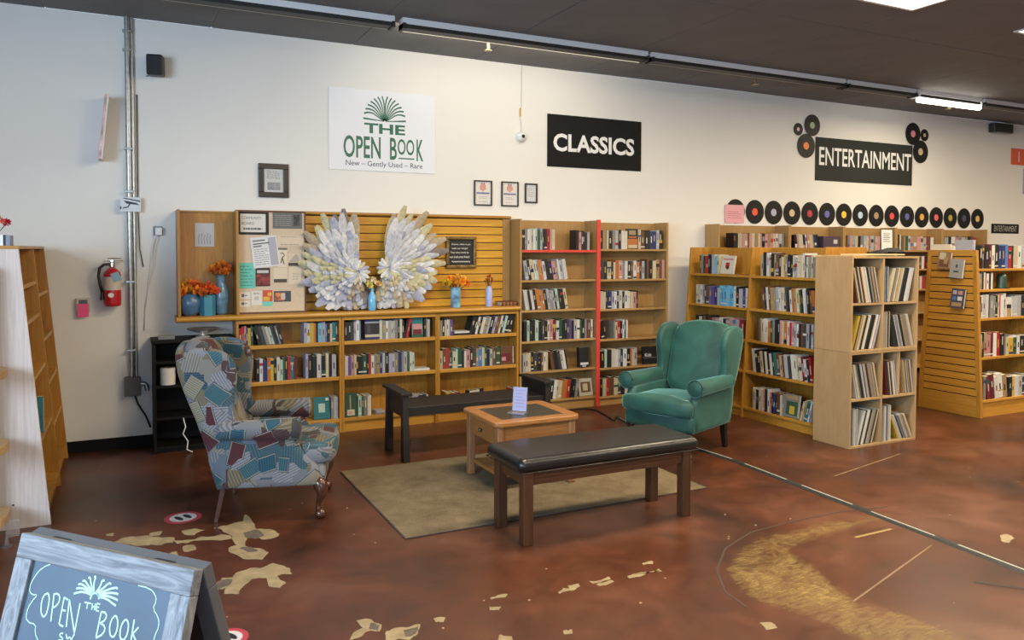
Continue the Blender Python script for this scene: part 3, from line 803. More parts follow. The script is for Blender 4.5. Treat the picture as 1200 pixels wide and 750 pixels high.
def smooth_loop(pts, it=2):
    for _ in range(it):
        o = []
        for i in range(len(pts)):
            a, b = Vector(pts[i]), Vector(pts[(i+1) % len(pts)])
            o += [tuple(a*.75+b*.25), tuple(a*.25+b*.75)]
        pts = o
    return pts
def wing_chair(label, loc, ang, fab, leg, zk=1.0, arm_front=.2, kind='cabriole'):
    t = thing('wing_armchair', label, 'armchair', loc, ang)
    HW = .325
    # outer back, leaning
    def bk(u, v, w):     # u across, v up along the lean from z=.2, w thickness towards the front
        s = v/.8
        return Vector((-.29-.255*s+w, u, .2+(.79*v/.8)*zk))
    arch = [(-.3, 0), (.3, 0), (.305, .4), (.31, .76), (.24, .815), (.12, .84), (0, .85), (-.12, .84), (-.24, .815), (-.31, .76), (-.305, .4)]
    mk('outer_back', pillow(smooth_loop(arch, 2), .05, .004, lambda u, v, w: bk(u, v, w+.03)), fab, t, smooth=180)
    # inner back cushion
    inn = [(-.235, .2), (.235, .2), (.255, .5), (.262, .76), (.2, .835), (.1, .86), (0, .867), (-.1, .86), (-.2, .835), (-.262, .76), (-.255, .5)]
    mk('back_cushion', pillow(smooth_loop(inn, 2), .13, .022, lambda u, v, w: bk(u, v, .115+w)), fab, t, smooth=180)
    # wings and arm sides
    wing = [(-.31, .42), (-.42, .62), (-.535, .95), (-.47, 1.015), (-.37, 1.03), (-.26, 1.015), (-.195, .95), (-.178, .86), (-.195, .75), (-.2, .64), (-.17, .54), (-.2, .42)]
    side = [(-.3, .2), (-.345, .36), (-.36, .5), (-.1, .5), (arm_front-.02, .5), (arm_front+.03, .42), (.28, .32), (.29, .2)]
    for s in (-1, 1):
        mk('wing', pillow(smooth_loop(wing, 2), .062, .006, lambda u, v, w: Vector((u, s*(HW-.035+.06*max(0, u+.45)*max(0, v-.5))+w*s, .2+(v-.2)*(zk if v > .5 else 1.0*(zk*.5+.5))))), fab, t, smooth=180)
        a = mk('arm_side', pillow([(u, v) for u, v in side], .075, .003, lambda u, v, w: Vector((u, s*(HW-.04)+w*s, v))), fab, t, smooth=50)
        # rolled arm with a flat scroll front
        n = 9; path = []; rr = []
        for k in range(n):
            f = k/(n-1); path.append((-.27+(arm_front+.29)*f, s*(HW-.012), .545+.0*f)); rr.append(.055+.012*f)
        am = mk('arm', MB().tube(path, rr, 16), fab, t, smooth=60)
        mk('arm_scroll', MB().lathe([(.0, 0), (.052, .001), (.058, .007), (.05, .014), (.0, .018)], 18, Matrix.Translation((arm_front+.015, s*(HW-.012), .545)) @ Matrix.Rotation(PI/2, 4, 'Y')), fab, am, smooth=60)
        pp = [(arm_front+.021, s*(HW-.012)+.066*math.cos(q), .545+.066*math.sin(q)) for q in [2*PI*k/20 for k in range(21)]]
        mk('piping', MB().tube(pp, .005, 6), fab, am, smooth=180)
    # seat base and T cushion
    mk('seat_rail', rbox((-.3, -HW+.02, .2), (.315, HW-.02, .33), .03), fab, t, smooth=60)
    T = [(-.2, -.245), (arm_front+.03, -.245), (arm_front+.035, -.315), (.345, -.315), (.375, -.2), (.38, 0), (.375, .2), (.345, .315), (arm_front+.035, .315), (arm_front+.03, .245), (-.2, .245)]
    mk('seat_cushion', pillow(smooth_loop(T, 1), .125, .022, lambda u, v, w: Vector((u, v, .385+w))), fab, t, smooth=180)
    for s in (-1, 1):
        if kind == 'cabriole':
            y = s*.27
            l = mk('leg', MB().tube([(.265, y, .235), (.285, y+s*.02, .2), (.298, y+s*.03, .165), (.288, y+s*.022, .125), (.275, y+s*.012, .085), (.272, y+s*.01, .06), (.28, y+s*.014, .045)], [.042, .042, .034, .022, .016, .016, .02], 10), leg, t, smooth=180)
            mk('claw_foot', MB().lathe([(.008, 0), (.026, .005), (.034, .02), (.032, .038), (.02, .052), (.008, .056)], 12, Matrix.Translation((.285, y+s*.016, 0))), leg, l, smooth=180)
        else:
            y = s*.265
            l = mk('leg', MB().tube([(.27, y, .25), (.275, y, .2), (.278, y, .15), (.28, y, .1), (.28, y, .05)], [.034, .03, .024, .017, .014], 10), leg, t, smooth=180)
            mk('caster', MB().lathe([(.006, 0), (.02, .004), (.024, .02), (.02, .036), (.012, .05)], 12, Matrix.Translation((.28, y, 0))), CHROME, l, smooth=180)
        mb = MB(); x0, y0 = -.265, s*.265
        def sq(x, y, z, h): return [(x-h, y-h, z), (x+h, y-h, z), (x+h, y+h, z), (x-h, y+h, z)]
        mb.hexa(sq(x0-(.045 if kind == 'cabriole' else .01), y0+s*.012, 0, (.012 if kind == 'cabriole' else .018)), sq(x0, y0, .215, (.016 if kind == 'cabriole' else .025)))
        mk('leg', mb, leg, t, bevel=.003)
    return t
MAHOG = P('mahogany_legs', (.06, .018, .009), .25, coat=.4)
DARKLEG = P('dark_chair_legs', (.014, .008, .007), .35)
wing_chair('wing armchair upholstered in grey and teal book-print fabric', (.846, 4.995, 0), math.radians(-17), book_fabric(), MAHOG, 1.0, .15, 'cabriole')
wing_chair('green velvet wing armchair with rolled arms', (4.01, 5.05, 0), math.radians(201.4), velvet(), DARKLEG, .94, .26, 'caster')

# ------------------------------------------------------------------ rug
def rug_mat():
    m, nt, b = base_mat('tan_woven_rug'); N, L = nt.nodes.new, nt.links.new
    tc = N('ShaderNodeTexCoord')
    n = N('ShaderNodeTexNoise'); n.inputs['Scale'].default_value = 4; n.inputs['Detail'].default_value = 8; n.inputs['Roughness'].default_value = .7
    n2 = N('ShaderNodeTexNoise'); n2.inputs['Scale'].default_value = 160; n2.inputs['Detail'].default_value = 2
    L(tc.outputs['Object'], n.inputs['Vector']); L(tc.outputs['Object'], n2.inputs['Vector'])
    r = N('ShaderNodeValToRGB'); e = r.color_ramp.elements
    e[0].position = .3; e[0].color = (.11, .083, .05, 1); e[1].position = .72; e[1].color = (.22, .172, .108, 1)
    L(n.outputs['Fac'], r.inputs['Fac'])
    mx = N('ShaderNodeMix'); mx.data_type = 'RGBA'; mx.blend_type = 'OVERLAY'; mx.inputs['Factor'].default_value = .6
    L(r.outputs['Color'], mx.inputs['A']); L(n2.outputs['Fac'], mx.inputs['B'])
    L(mx.outputs['Result'], b.inputs['Base Color']); b.inputs['Roughness'].default_value = .95; b.inputs['Specular IOR Level'].default_value = .1
    bp = N('ShaderNodeBump'); bp.inputs['Strength'].default_value = .5; bp.inputs['Distance'].default_value = .004
    L(n2.outputs['Fac'], bp.inputs['Height']); L(bp.outputs['Normal'], b.inputs['Normal'])
    return m
t = thing('area_rug', 'flat tan woven area rug under the oak table', 'rug', (2.435, 4.82, 0))
mk('pile', MB().box((-1.055, -.735, .0005), (1.055, .705, .007)), rug_mat(), t, bevel=.002)
mb = MB()
for a, b in (((-1.06, -.74), (1.06, -.74)), ((1.06, -.74), (1.06, .705)), ((1.06, .705), (-1.06, .705)), ((-1.06, .705), (-1.06, -.74))):
    mb.tube([(*a, .0045), (*b, .0035)], .003, 6)
mk('bound_edge', mb, P('rug_binding', (.06, .05, .04), .9), t)

# ------------------------------------------------------------------ padded bench
t = thing('padded_bench', 'dark wood bench with black padded leather seat in front of rug', 'bench', (2.475, 3.885, 0))
LEATH = P('black_leather', (.009, .009, .009), .3, bump=.12, bscale=120)
mk('seat_pad', rbox((-.605, -.225, .402), (.605, .225, .482), .038, 5), LEATH, t, smooth=60)
mk('seat_seam', MB().tube([(-.6, -.222, .4065), (.6, -.218, .4065), (.6, .218, .4065), (-.6, .218, .4065), (-.6, -.222, .4065)], .003, 6), LEATH, t)
for sx in (-1, 1):
    for sy in (-1, 1):
        mk('leg', MB().cbox((sx*.535, sy*.16, .2035), (.06, .06, .407)), DKWOOD, t, bevel=.004)
    mk('end_rail', MB().cbox((sx*.54, 0, .365), (.025, .26, .08)), DKWOOD, t, bevel=.002)
for sy in (-1, 1): mk('side_rail', MB().cbox((0, sy*.165, .365), (1.01, .025, .08)), DKWOODH, t, bevel=.002)

# ------------------------------------------------------------------ black bench with raised ends
BX0, BX1 = 1.85, onY(645, 448, 5.6).x
t = thing('black_bench', 'long espresso wood bench with raised flat ends before the bookcases', 'bench', ((BX0+BX1)/2, 5.79, 0))
hw = (BX1-BX0)/2
mk('seat', MB().box((-hw+.05, -.19, .335), (hw-.05, .19, .405)), ESP, t, bevel=.004)
for s in (-1, 1):
    x = s*(hw-.035)
    mk('end_panel', MB().box((x-.014, -.17, .33), (x+.014, .17, .5)), ESP, t, bevel=.002)
    mk('arm_cap', MB().box((x-.045, -.235, .5), (x+.045, .235, .523)), ESP, t, bevel=.004)
    for sy in (-1, 1):
        mb = MB()
        def q(y, z, hx, hy): return [(x-hx, y-hy, z), (x+hx, y-hy, z), (x+hx, y+hy, z), (x-hx, y+hy, z)]
        mb.hexa(q(sy*.205, 0, .026, .036), q(sy*.185, .5, .023, .026))
        mk('leg', mb, ESP, t, bevel=.003)

# ------------------------------------------------------------------ oak end table
t = thing('end_table', 'square oak end table with dark inset top and drawer on the rug', 'table', (2.465, 4.83, .0078))
def rr(w, d, r, n=5):
    pts = []
    for cx, cy, a0 in ((w-r, d-r, 0), (-w+r, d-r, 90), (-w+r, -d+r, 180), (w-r, -d+r, 270)):
        for k in range(n+1):
            q = math.radians(a0+90*k/n); pts.append((cx+r*math.cos(q), cy+r*math.sin(q)))
    return pts
def ringtop(mb, o, i_, z0, z1):
    n = len(o)
    vs = [(x, y, z0) for x, y in o]+[(x, y, z1) for x, y in o]+[(x, y, z1) for x, y in i_]+[(x, y, z0) for x, y in i_]
    fs = []
    for k in range(n):
        j = (k+1) % n
        fs += [(k, j, n+j, n+k), (n+k, n+j, 2*n+j, 2*n+k), (2*n+k, 2*n+j, 3*n+j, 3*n+k), (3*n+k, 3*n+j, j, k)]
    mb.add(vs, fs)
mb = MB(); ringtop(mb, rr(.325, .29, .06), rr(.232, .2, .004), .432, .468)
top = mk('table_top', mb, TBLW, t, bevel=.01, seg=3)
mk('inset_panel', MB().box((-.233, -.201, .44), (.233, .201, .4645)), P('dark_inset_slate', (.03, .028, .022), .3, var=.25, vscale=20), top)
for sx in (-1, 1):
    for sy in (-1, 1): mk('leg', MB().cbox((sx*.27, sy*.235, .216), (.05, .05, .432)), TBLV, t, bevel=.008)
mk('apron', MB().box((-.246, -.25, .3), (.246, -.235, .432)), TBLW, t)
mk('apron', MB().box((-.246, .235, .3), (.246, .25, .432)), TBLW, t)
mk('apron', MB().box((.27, -.21, .3), (.285, .21, .432)), TBLW, t)
dr = mk('drawer', MB().box((-.29, -.205, .305), (-.275, .205, .425)), TBLW, t, bevel=.004)
mk('knob', MB().lathe([(.004, 0), (.006, .01), (.014, .016), (.012, .024), (.002, .027)], 12, Matrix.Translation((-.29, 0, .365)) @ Matrix.Rotation(-PI/2, 4, 'Y')), P('aged_brass', (.12, .08, .04), .4, .8), dr, smooth=60)
mk('lower_shelf', MB().box((-.262, -.225, .085), (.262, .225, .11)), TBLW, t, bevel=.003)
# acrylic sign holder with a pale lavender leaflet
p = onZ(606, 484, .476)
t = thing('sign_holder', 'small clear acrylic stand holding a lavender leaflet on the oak table', 'sign holder', (p.x, p.y, .4755), math.radians(-48))
ACR = P('clear_acrylic', (.85, .88, .9), .08, trans=.9, alpha=.6)
mk('foot', MB().box((-.06, -.035, 0), (.06, .045, .003)), ACR, t)
Mt = Matrix.Translation((0, .04, .003)) @ Matrix.Rotation(math.radians(-8), 4, 'X')
mk('back_plate', MB().box((-.055, 0, 0), (.055, .003, .17), Mt), ACR, t)
lf = mk('leaflet', MB().box((-.05, -.0015, .004), (.05, -.0005, .166), Mt), P('lavender_paper', (.34, .35, .56), .7), t)
mb = MB()
for k, (a, b) in enumerate(((-.04, .04), (-.03, .035), (-.04, .02), (-.035, .04), (-.04, .035), (-.02, .03))):
    z = .145-.022*k; mb.add([(a, -.0019, z-.004), (b, -.0019, z-.004), (b, -.0019, z+.003), (a, -.0019, z+.003)], [(0,1,2,3)], Mt)
mk('leaflet_print', mb, P('lavender_print', (.28, .28, .5), .6), lf)

# ------------------------------------------------------------------ floor cable cover and cable
t = thing('cable_cover', 'long black floor cable cover with silver strips crossing the floor', 'cable cover', (4.134, 4.53, 0))
path = [(4.2, 6.2), (4.1, 5.7), (4.095, 5.2), (4.134, 4.53), (4.004, 2.314), (3.93, 1.0)]
mb = MB(); loc = (4.134, 4.53)
rings = []
for i, (x, y) in enumerate(path):
    w = .032
    rings.append([(x-loc[0]+dx, y-loc[1], z) for dx, z in ((-w, .0005), (w, .0005), (w*.5, .011), (-w*.5, .011))])
mb.loft(rings); mk('cover', mb, P('rubber_black', (.018, .02, .019), .55), t)
for i in range(9):
    f0 = i/9+.012; f1 = (i+.86)/9
    def at(f):
        y = 6.2-f*5.2
        for (xa, ya), (xb, yb) in zip(path, path[1:]):
            if yb <= y <= ya: s = (ya-y)/(ya-yb); return xa+(xb-xa)*s-loc[0], y-loc[1]
    (xa, ya), (xb, yb) = at(min(f0, .999)), at(min(f1, .999))
    mk('silver_strip', MB().loft([[(xa-.006, ya, .0108), (xa+.006, ya, .0108), (xa+.006, ya, .0122), (xa-.006, ya, .0122)], [(xb-.006, yb, .0108), (xb+.006, yb, .0108), (xb+.006, yb, .0122), (xb-.006, yb, .0122)]]), P('silver_tape', (.5, .48, .42), .35, .3), t)
pts = [onZ(a, b, .008) for a, b in ((650, 482), (665, 480), (685, 478.5), (700, 481), (712, 488), (720, 493))]+[Vector((4.19, 6.2, .008))]
mb = MB(); mb.tube(pts, .0075, 8)
tag(mk('floor_cable', mb, BLACK, smooth=180), 'thick black cable curving over the floor below the tall bookcases', 'cable')
# ------------------------------------------------------------------ things on the back wall
def fit_text(body, cx, cy, w, h, mat_, parent, z=.003, name='lettering', bold=.0, extrude=.0006):
    me = text_mesh(body, 1.0, bold=bold, extrude=0)
    xs = [v.co.x for v in me.vertices]; ys = [v.co.y for v in me.vertices]
    x0, x1, y0, y1 = min(xs), max(xs), min(ys), max(ys)
    sx, sy = w/(x1-x0), h/(y1-y0)
    M = Matrix.Translation((cx, cy, z)) @ Matrix.Diagonal((sx, sy, 1, 1)) @ Matrix.Translation((-(x0+x1)/2, -(y0+y1)/2, 0))
    me.transform(M)
    return link(name, me, mat_, parent)
def rects(parent, name, lst, mat_, z):
    mb = MB()
    for a, b, c, d in lst: mb.add([(a, b, z), (c, b, z), (c, d, z), (a, d, z)], [(0,1,2,3)])
    return mk(name, mb, mat_, parent)
def textlines(parent, x0, x1, ys, th, mat_, z, seed=1, name='print_lines'):
    r = random.Random(seed); lst = []
    for y in ys:
        x = x0
        while x < x1-.004:
            L_ = min(r.uniform(.012, .04), x1-x); lst.append((x, y-th/2, x+L_*.8, y+th/2)); x += L_
        if r.random() < .3: lst.pop()
    return rects(parent, name, lst, mat_, z)
def wallthing(name, label, cat, px0, py0, px1, py1, y=YW, group=None):
    c, w, h = wallrect(px0, py0, px1, py1, y)
    t = thing(name, label, cat, (c.x, y, c.z), 0, group); t.rotation_euler = WALLROT
    return t, w, h
INK = P('ink_grey', (.12, .12, .13), .7)
GREEN = P('sign_green', (.012, .13, .075), .4)
NAVYINK = P('sign_navy', (.02, .04, .09), .5)
# main sign
t, w, h = wallthing('shop_sign', 'white sign with green open-book logo above the paper wings', 'sign', 385, 107, 510, 201)
mk('board', MB().box((-w/2, -h/2, .002), (w/2, h/2, .008)), P('sign_white', (.74, .76, .8), .35), t, bevel=.001)
def U(u, v): return (u-.5)*w, (.5-v)*h
x, y = U(.51, .47); fit_text('THE', x, y, .385*w, .125*h, GREEN, t, .009, bold=.03)
x, y = U(.3, .71); fit_text('OPEN', x, y, .34*w, .275*h, GREEN, t, .009, bold=.015)
x, y = U(.59, .71); fit_text('B', x, y, .065*w, .275*h, GREEN, t, .009, bold=.015)
x, y = U(.71, .68); fit_text('OO', x, y, .16*w, .2*h, GREEN, t, .009, bold=.012)
x, y = U(.845, .71); fit_text('K', x, y, .065*w, .275*h, GREEN, t, .009, bold=.015)
x, y = U(.715, .825); rects(t, 'underline', [(x-.075*w, y-.008*h, x+.075*w, y+.008*h)], GREEN, .009)
x, y = U(.51, .92); fit_text('New \u2013 Gently Used \u2013 Rare', x, y, .72*w, .085*h, NAVYINK, t, .009)
cx, cy_ = U(.51, .375); mb = MB()
for s in (-1, 1):
    for k in range(8):
        a = math.radians(4+k*11.2); pts = []; ws = []
        for j in range(7):
            f = j/6; rr_ = .035+f*.965
            aa = a+math.radians(14)*math.sin(f*PI)*(1 if k > 0 else 0)*(.3+.7*(1-k/8))-math.radians(0)
            pts.append((cx+s*.2*w*rr_*math.cos(aa), cy_+.315*h*rr_*math.sin(aa))); ws.append(.006+.011*f*(1-.05*k))
        mb.ribbon(pts if s > 0 else pts, ws, .0092)
mk('open_book_mark', mb, GREEN, t)
# section signs
t, w, h = wallthing('section_sign', 'black sign reading CLASSICS in white letters', 'sign', 641, 138, 751, 198)
mk('board', MB().box((-w/2, -h/2, .002), (w/2, h/2, .008)), P('sign_black', (.01, .01, .01), .7, spec=.2), t, bevel=.001)
fit_text('CLASSICS', -.01*w, -.03*h, .86*w, .34*h, PAPER, t, .009, bold=.03)
t, w, h = wallthing('section_sign', 'large charcoal sign reading ENTERTAINMENT between record clusters', 'sign', 955, 165.5, 1068.5, 214.5)
mk('board', MB().box((-w/2, -h/2, .002), (w/2, h/2, .008)), P('sign_charcoal', (.028, .03, .026), .7, spec=.2), t, bevel=.001)
fit_text('ENTERTAINMENT', .01*w, .07*h, .95*w, .42*h, PAPER, t, .009, bold=.012)
t, w, h = wallthing('section_sign', 'small black ENTERTAINMENT sign at the right end of the records', 'sign', 1161.5, 262.5, 1193, 273.5)
mk('board', MB().box((-w/2, -h/2, .002), (w/2, h/2, .01)), P('sign_black', (.01, .01, .01), .7, spec=.2), t)
fit_text('ENTERTAINMENT', 0, 0, .84*w, .62*h, P('sign_grey_letters', (.45, .43, .38), .5), t, .0112, bold=.0)
# framed papers
def frame(label, px0, py0, px1, py1, fm, fw, paper, group=None, y=YW):
    t, w, h = wallthing('picture_frame', label, 'frame', px0, py0, px1, py1, y, group)
    for a, b, c, d in ((-w/2, h/2-fw, w/2, h/2), (-w/2, -h/2, w/2, -h/2+fw), (-w/2, -h/2+fw, -w/2+fw, h/2-fw), (w/2-fw, -h/2+fw, w/2, h/2-fw)):
        mk('frame_bar', MB().box((a, b, .001), (c, d, .022)), fm, t, bevel=.003)
    pp = mk('paper', MB().box((-w/2+fw, -h/2+fw, .002), (w/2-fw, h/2-fw, .006)), paper, t)
    mk('glazing', MB().box((-w/2+fw, -h/2+fw, .0085), (w/2-fw, h/2-fw, .0095)), P('picture_glass', (.9, .9, .9), .05, alpha=.12), t)
    return t, w, h, pp
DKF = P('frame_dark_brown', (.018, .012, .01), .35)
t, w, h, pp = frame('dark framed document with landscape photo left of the shop sign', 302.5, 192, 338, 231.5, DKF, .045, P('paper_warm', (.6, .58, .54), .7))
textlines(pp, -w*.22, w*.22, [h*(.27-.05*k) for k in range(5)], .006, INK, .0065, 3)
rects(pp, 'photo', [(-w*.2, -h*.28, w*.22, -h*.05)], P('photo_grey', (.16, .15, .17), .6, var=.6, vscale=14), .0066)
for i, (a, b, c, d, lb) in enumerate(((555, 211.5, 576, 241, 'award certificate with crest, left of the three small frames'), (587, 213, 607, 242, 'award certificate with crest, middle of the three small frames'))):
    t, w, h, pp = frame(lb, a, b, c, d, DKF, .012, P('certificate_paper', (.74, .68, .63), .6), 'small frames between the signs')
    z = .0066
    mb = MB(); mb.prism([(-.035, .04), (0, .015), (.035, .04), (.03, .075), (0, .085), (-.03, .075)], z, z+.0004)
    mk('crest', mb, P('crest_orange', (.6, .2, .1), .6), pp)
    rects(pp, 'crest_top', [(-.022, .08, -.003, .1), (.003, .08, .022, .1)], P('crest_red', (.35, .1, .1), .6), z+.0008)
    rects(pp, 'banner', [(-w*.36, -.01, w*.36, .008)], P('banner_blue', (.03, .06, .22), .5), z)
    textlines(pp, -w*.25, w*.25, (-.035, -.05, -.085), .004, INK, z, 7+i)
t, w, h, pp = frame('smallest dark framed letter, right of the three small frames', 614.5, 215, 629, 238, DKF, .014, P('paper_grey', (.6, .61, .6), .6), 'small frames between the signs')
textlines(pp, -w*.22, w*.22, [h*(.25-.07*k) for k in range(7)], .003, INK, .0066, 11)
# records
VIN = None
def vinyl():
    m, nt, b = base_mat('vinyl_record'); N, L = nt.nodes.new, nt.links.new
    tc = N('ShaderNodeTexCoord'); ln = N('ShaderNodeVectorMath'); ln.operation = 'LENGTH'; L(tc.outputs['Object'], ln.inputs[0])
    mu = N('ShaderNodeMath'); mu.operation = 'MULTIPLY'; mu.inputs[1].default_value = 900; L(ln.outputs['Value'], mu.inputs[0])
    sn = N('ShaderNodeMath'); sn.operation = 'SINE'; L(mu.outputs[0], sn.inputs[0])
    bp = N('ShaderNodeBump'); bp.inputs['Strength'].default_value = .15; bp.inputs['Distance'].default_value = .001
    L(sn.outputs[0], bp.inputs['Height']); L(bp.outputs['Normal'], b.inputs['Normal'])
    b.inputs['Base Color'].default_value = (.005, .005, .005, 1); b.inputs['Roughness'].default_value = .5; b.inputs['Specular IOR Level'].default_value = .3
    return m
VIN = vinyl()
def record(x, z, r, col, label, group, back=.006, cname='label'):
    t = thing('vinyl_record', label, 'record', (x, YW, z), 0, group); t.rotation_euler = WALLROT
    d = mk('disc', MB().lathe([(.004, back-.0015), (r, back-.0015), (r, back+.0008), (r*.33, back+.0008), (.004, back+.0008)], 40, cap=False), VIN, t)
    mk('paper_label', MB().lathe([(.004, back+.0009), (r*.31, back+.0009), (r*.31, back+.0014), (.004, back+.0014)], 28, cap=False), P('record_label_'+col, {'white': (.6,.6,.6), 'scarlet': (.75,.09,.04), 'lilac': (.42,.42,.55), 'tan': (.62,.46,.27), 'crimson': (.45,.04,.06), 'violet blue': (.13,.13,.4), 'yellow': (.8,.55,.04), 'pale blue': (.45,.62,.72), 'brown': (.36,.25,.13), 'red': (.75,.07,.07), 'indigo': (.12,.11,.34), 'amber': (.7,.38,.05), 'coral': (.72,.13,.1), 'olive': (.4,.33,.05), 'dark blue': (.06,.06,.14), 'gold': (.72,.45,.12), 'orange': (.85,.22,.02), 'pink': (.7,.25,.3), 'cream': (.62,.56,.4), 'blush': (.7,.5,.47), 'green': (.3,.4,.2)}[col], .5), d)
cols = ['white', 'scarlet', 'lilac', 'tan', 'crimson', 'violet blue', 'yellow', 'pale blue', 'brown', 'red', 'indigo', 'amber', 'coral', 'olive', 'dark blue', 'gold']
xa, xb = onY(861.5, 247, YW).x, onY(1145, 257, YW).x
for i, c in enumerate(cols):
    record(xa+(xb-xa)*i/15, 2.043, .14, c, '%s-labelled vinyl record in the wall row, %s from left' % (c, ORD[i]), 'records in the wall row')
for px, py, r, c, lb in ((951, 147, .13, 'green', 'green and blush labelled record, upper right of the cluster left of ENTERTAINMENT'), (935, 151.5, .075, 'blush', 'small blush-labelled record left of the ENTERTAINMENT sign'), (944, 171, .145, 'orange', 'orange-labelled record at the left corner of ENTERTAINMENT sign'),
                         (1069, 157, .145, 'pink', 'pink-labelled record above the right corner of ENTERTAINMENT sign'), (1083, 158.5, .08, 'cream', 'small cream-labelled record right of the pink-labelled one'), (1078, 178, .15, 'tan', 'tan-labelled record at the right edge of ENTERTAINMENT sign')):
    p = onY(px, py, YW); record(p.x, p.z, r, c, lb, 'records around the ENTERTAINMENT sign', .006 if r < .1 else (.010 if c in ('orange', 'tan') else .013))
t, w, h = wallthing('note', 'pink paper note stuck over the first two wall records', 'note', 849.5, 240, 872, 261.5, YW-.012)
mk('sheet', MB().box((-w/2, -h/2, 0), (w/2, h/2, .0006)), P('pink_paper', (.72, .36, .4), .7), t)
textlines(t, -w*.36, w*.36, [h*(.12-.11*k) for k in range(4)], .006, P('pink_ink', (.4, .12, .16), .7), .0009, 5)
# conduit
t = thing('conduit', 'pair of galvanised steel conduits running down the wall to a grey box', 'conduit', (onY(152.5, 300, YW).x, YW, 0))
x0 = t.location.x; zb = onY(152, 441, YW).z; dxp = onY(158, 300, YW).x-x0
mk('pipe', MB().tube([(0, -.026, zb), (0, -.026, CZ)], .021, 14), STEEL, t, smooth=60)
mk('pipe', MB().tube([(dxp, -.018, zb-.02), (dxp, -.018, CZ)], .012, 12), STEEL, t, smooth=60)
for pz in (38, 60, 175, 225, 330, 410):
    z = onY(152, pz, YW).z
    mk('strap', MB().box((-.035, -.05, z-.009), (.03, -.001, z+.009)), STEEL, t, bevel=.003)
jb = mk('junction_box', MB().box((-.055, -.07, zb-.15), (.06, -.001, zb)), P('box_grey', (.1, .095, .085), .5), t, bevel=.004)
mk('stub', MB().tube([(.06, -.03, zb-.06), (.09, -.03, zb-.06), (.105, -.03, zb-.075), (.11, -.03, zb-.12)], .018, 10), STEEL, jb, smooth=60)
mk('wire', MB().tube([(dxp+.03, -.012, CZ-.6), (dxp+.028, -.012, 1.9), (dxp+.035, -.012, 1.6), (dxp+.06, -.012, 1.45)], .004, 6), BLACK, t, smooth=180)
mk('wire', MB().tube([(.02, -.03, zb-.15), (.04, -.03, zb-.22), (.1, -.03, zb-.33), (.13, -.03, zb-.42)], .008, 6), BLACK, t, smooth=180)
# camera surveillance placard
t, w, h = wallthing('placard', 'small pale placard with security camera symbol on the conduit', 'sign', 141, 231, 165, 248, YW-.055)
mk('plate', MB().box((-w/2, -h/2, 0), (w/2, h/2, .004)), P('placard_pale', (.62, .68, .72), .4), t)
M2 = Matrix.Translation((0, 0, .0045)); mb = MB()
mb.add([(-.05, .03, 0), (.045, .012, 0), (.06, -.004, 0), (-.03, .006, 0)], [(0,3,2,1)], M2); mb.add([(-.058, .046, 0), (.07, .02, 0), (.066, .032, 0), (-.04, .05, 0)], [(0,1,2,3)], M2)
mb.ribbon([(-.006, .004), (-.02, -.022), (-.055, -.03)], .009, .0005, M=M2); mb.add([(-.075, -.04, 0), (-.066, -.04, 0), (-.066, -.018, 0), (-.075, -.018, 0)], [(0,1,2,3)], M2)
mk('camera_symbol', mb, P('symbol_dark', (.02, .02, .03), .5), t)
# speaker
c, w, h = wallrect(176, 64, 195, 88, YW-.1)
t = thing('speaker', 'small black loudspeaker high on the wall beside the conduit', 'speaker', (c.x, YW, c.z)); t.rotation_euler = (math.radians(4), 0, math.radians(-12))
mk('cabinet', MB().box((-w/2, -.16, -h/2), (w/2, -.03, h/2)), BLACK, t, bevel=.012)
mk('grille', MB().box((-w/2+.012, -.166, -h/2+.012), (w/2-.012, -.158, h/2-.012)), P('speaker_grille', (.02, .02, .022), .8, bump=.4, bscale=300), t, bevel=.004)
mk('bracket', MB().box((-.02, -.035, -.03), (.02, 0, .03)), BLACKM, t)
mk('wire', MB().tube([(-.05, -.03, -h/2+.01), (-.12, -.012, -h/2), (-.18, -.01, -h/2-.0), (-.36, -.012, -h/2-.03)], .004, 6), BLACK, t, smooth=180)
# projecting strip seen on edge
p = onY(122, 150, YW-.1)
t = thing('projecting_sign', 'thin pinkish white sign seen edge-on left of the conduit', 'sign', (p.x, YW, p.z)); t.rotation_euler = (0, math.radians(6), 0)
mk('panel', MB().box((-.016, -.19, -.25), (.0, -.001, .25)), P('sign_pink_white', (.66, .42, .38), .45, var=.5, vscale=12), t, bevel=.003)
mk('edge', MB().box((.0, -.19, -.25), (.014, -.001, .25)), P('sign_edge_white', (.7, .66, .62), .5), t, bevel=.002)
# fire extinguisher
p = onY(132, 359, YW-.08)
t = thing('fire_extinguisher', 'red fire extinguisher with black hose hung on the wall', 'fire extinguisher', (p.x, YW-.075, p.z)); t.scale = (.95, .95, .86)
EX = P('extinguisher_red', (.5, .012, .02), .3, coat=.4)
mk('cylinder', MB().lathe([(.045, 0), (.062, .008), (.065, .03), (.065, .285), (.058, .315), (.036, .34), (.022, .35)], 24), EX, t, smooth=60)
lb = mk('paper_label', MB().lathe([(.0657, .15), (.0657, .27)], 24, cap=False), P('label_cream', (.6, .52, .44), .5), t, smooth=60)
mk('badge', MB().tube([(-.01, -.066, .105), (-.01, -.0675, .105)], .022, 14), PAPER, t)
mk('valve', MB().lathe([(.022, .35), (.025, .365), (.018, .39), (.02, .41)], 14), CHROME, t, smooth=50)
mk('lever', MB().box((-.012, -.02, .405), (.012, .012, .425)).box((-.01, -.075, .41), (.01, .09, .418), Matrix.Translation((0, 0, .0)) @ Matrix.Rotation(math.radians(-60), 4, 'Z')), CHROME, t, bevel=.002)
mk('lever_upper', MB().box((-.01, -.08, .432), (.01, .03, .44), Matrix.Rotation(math.radians(60), 4, 'Z')), CHROME, t)
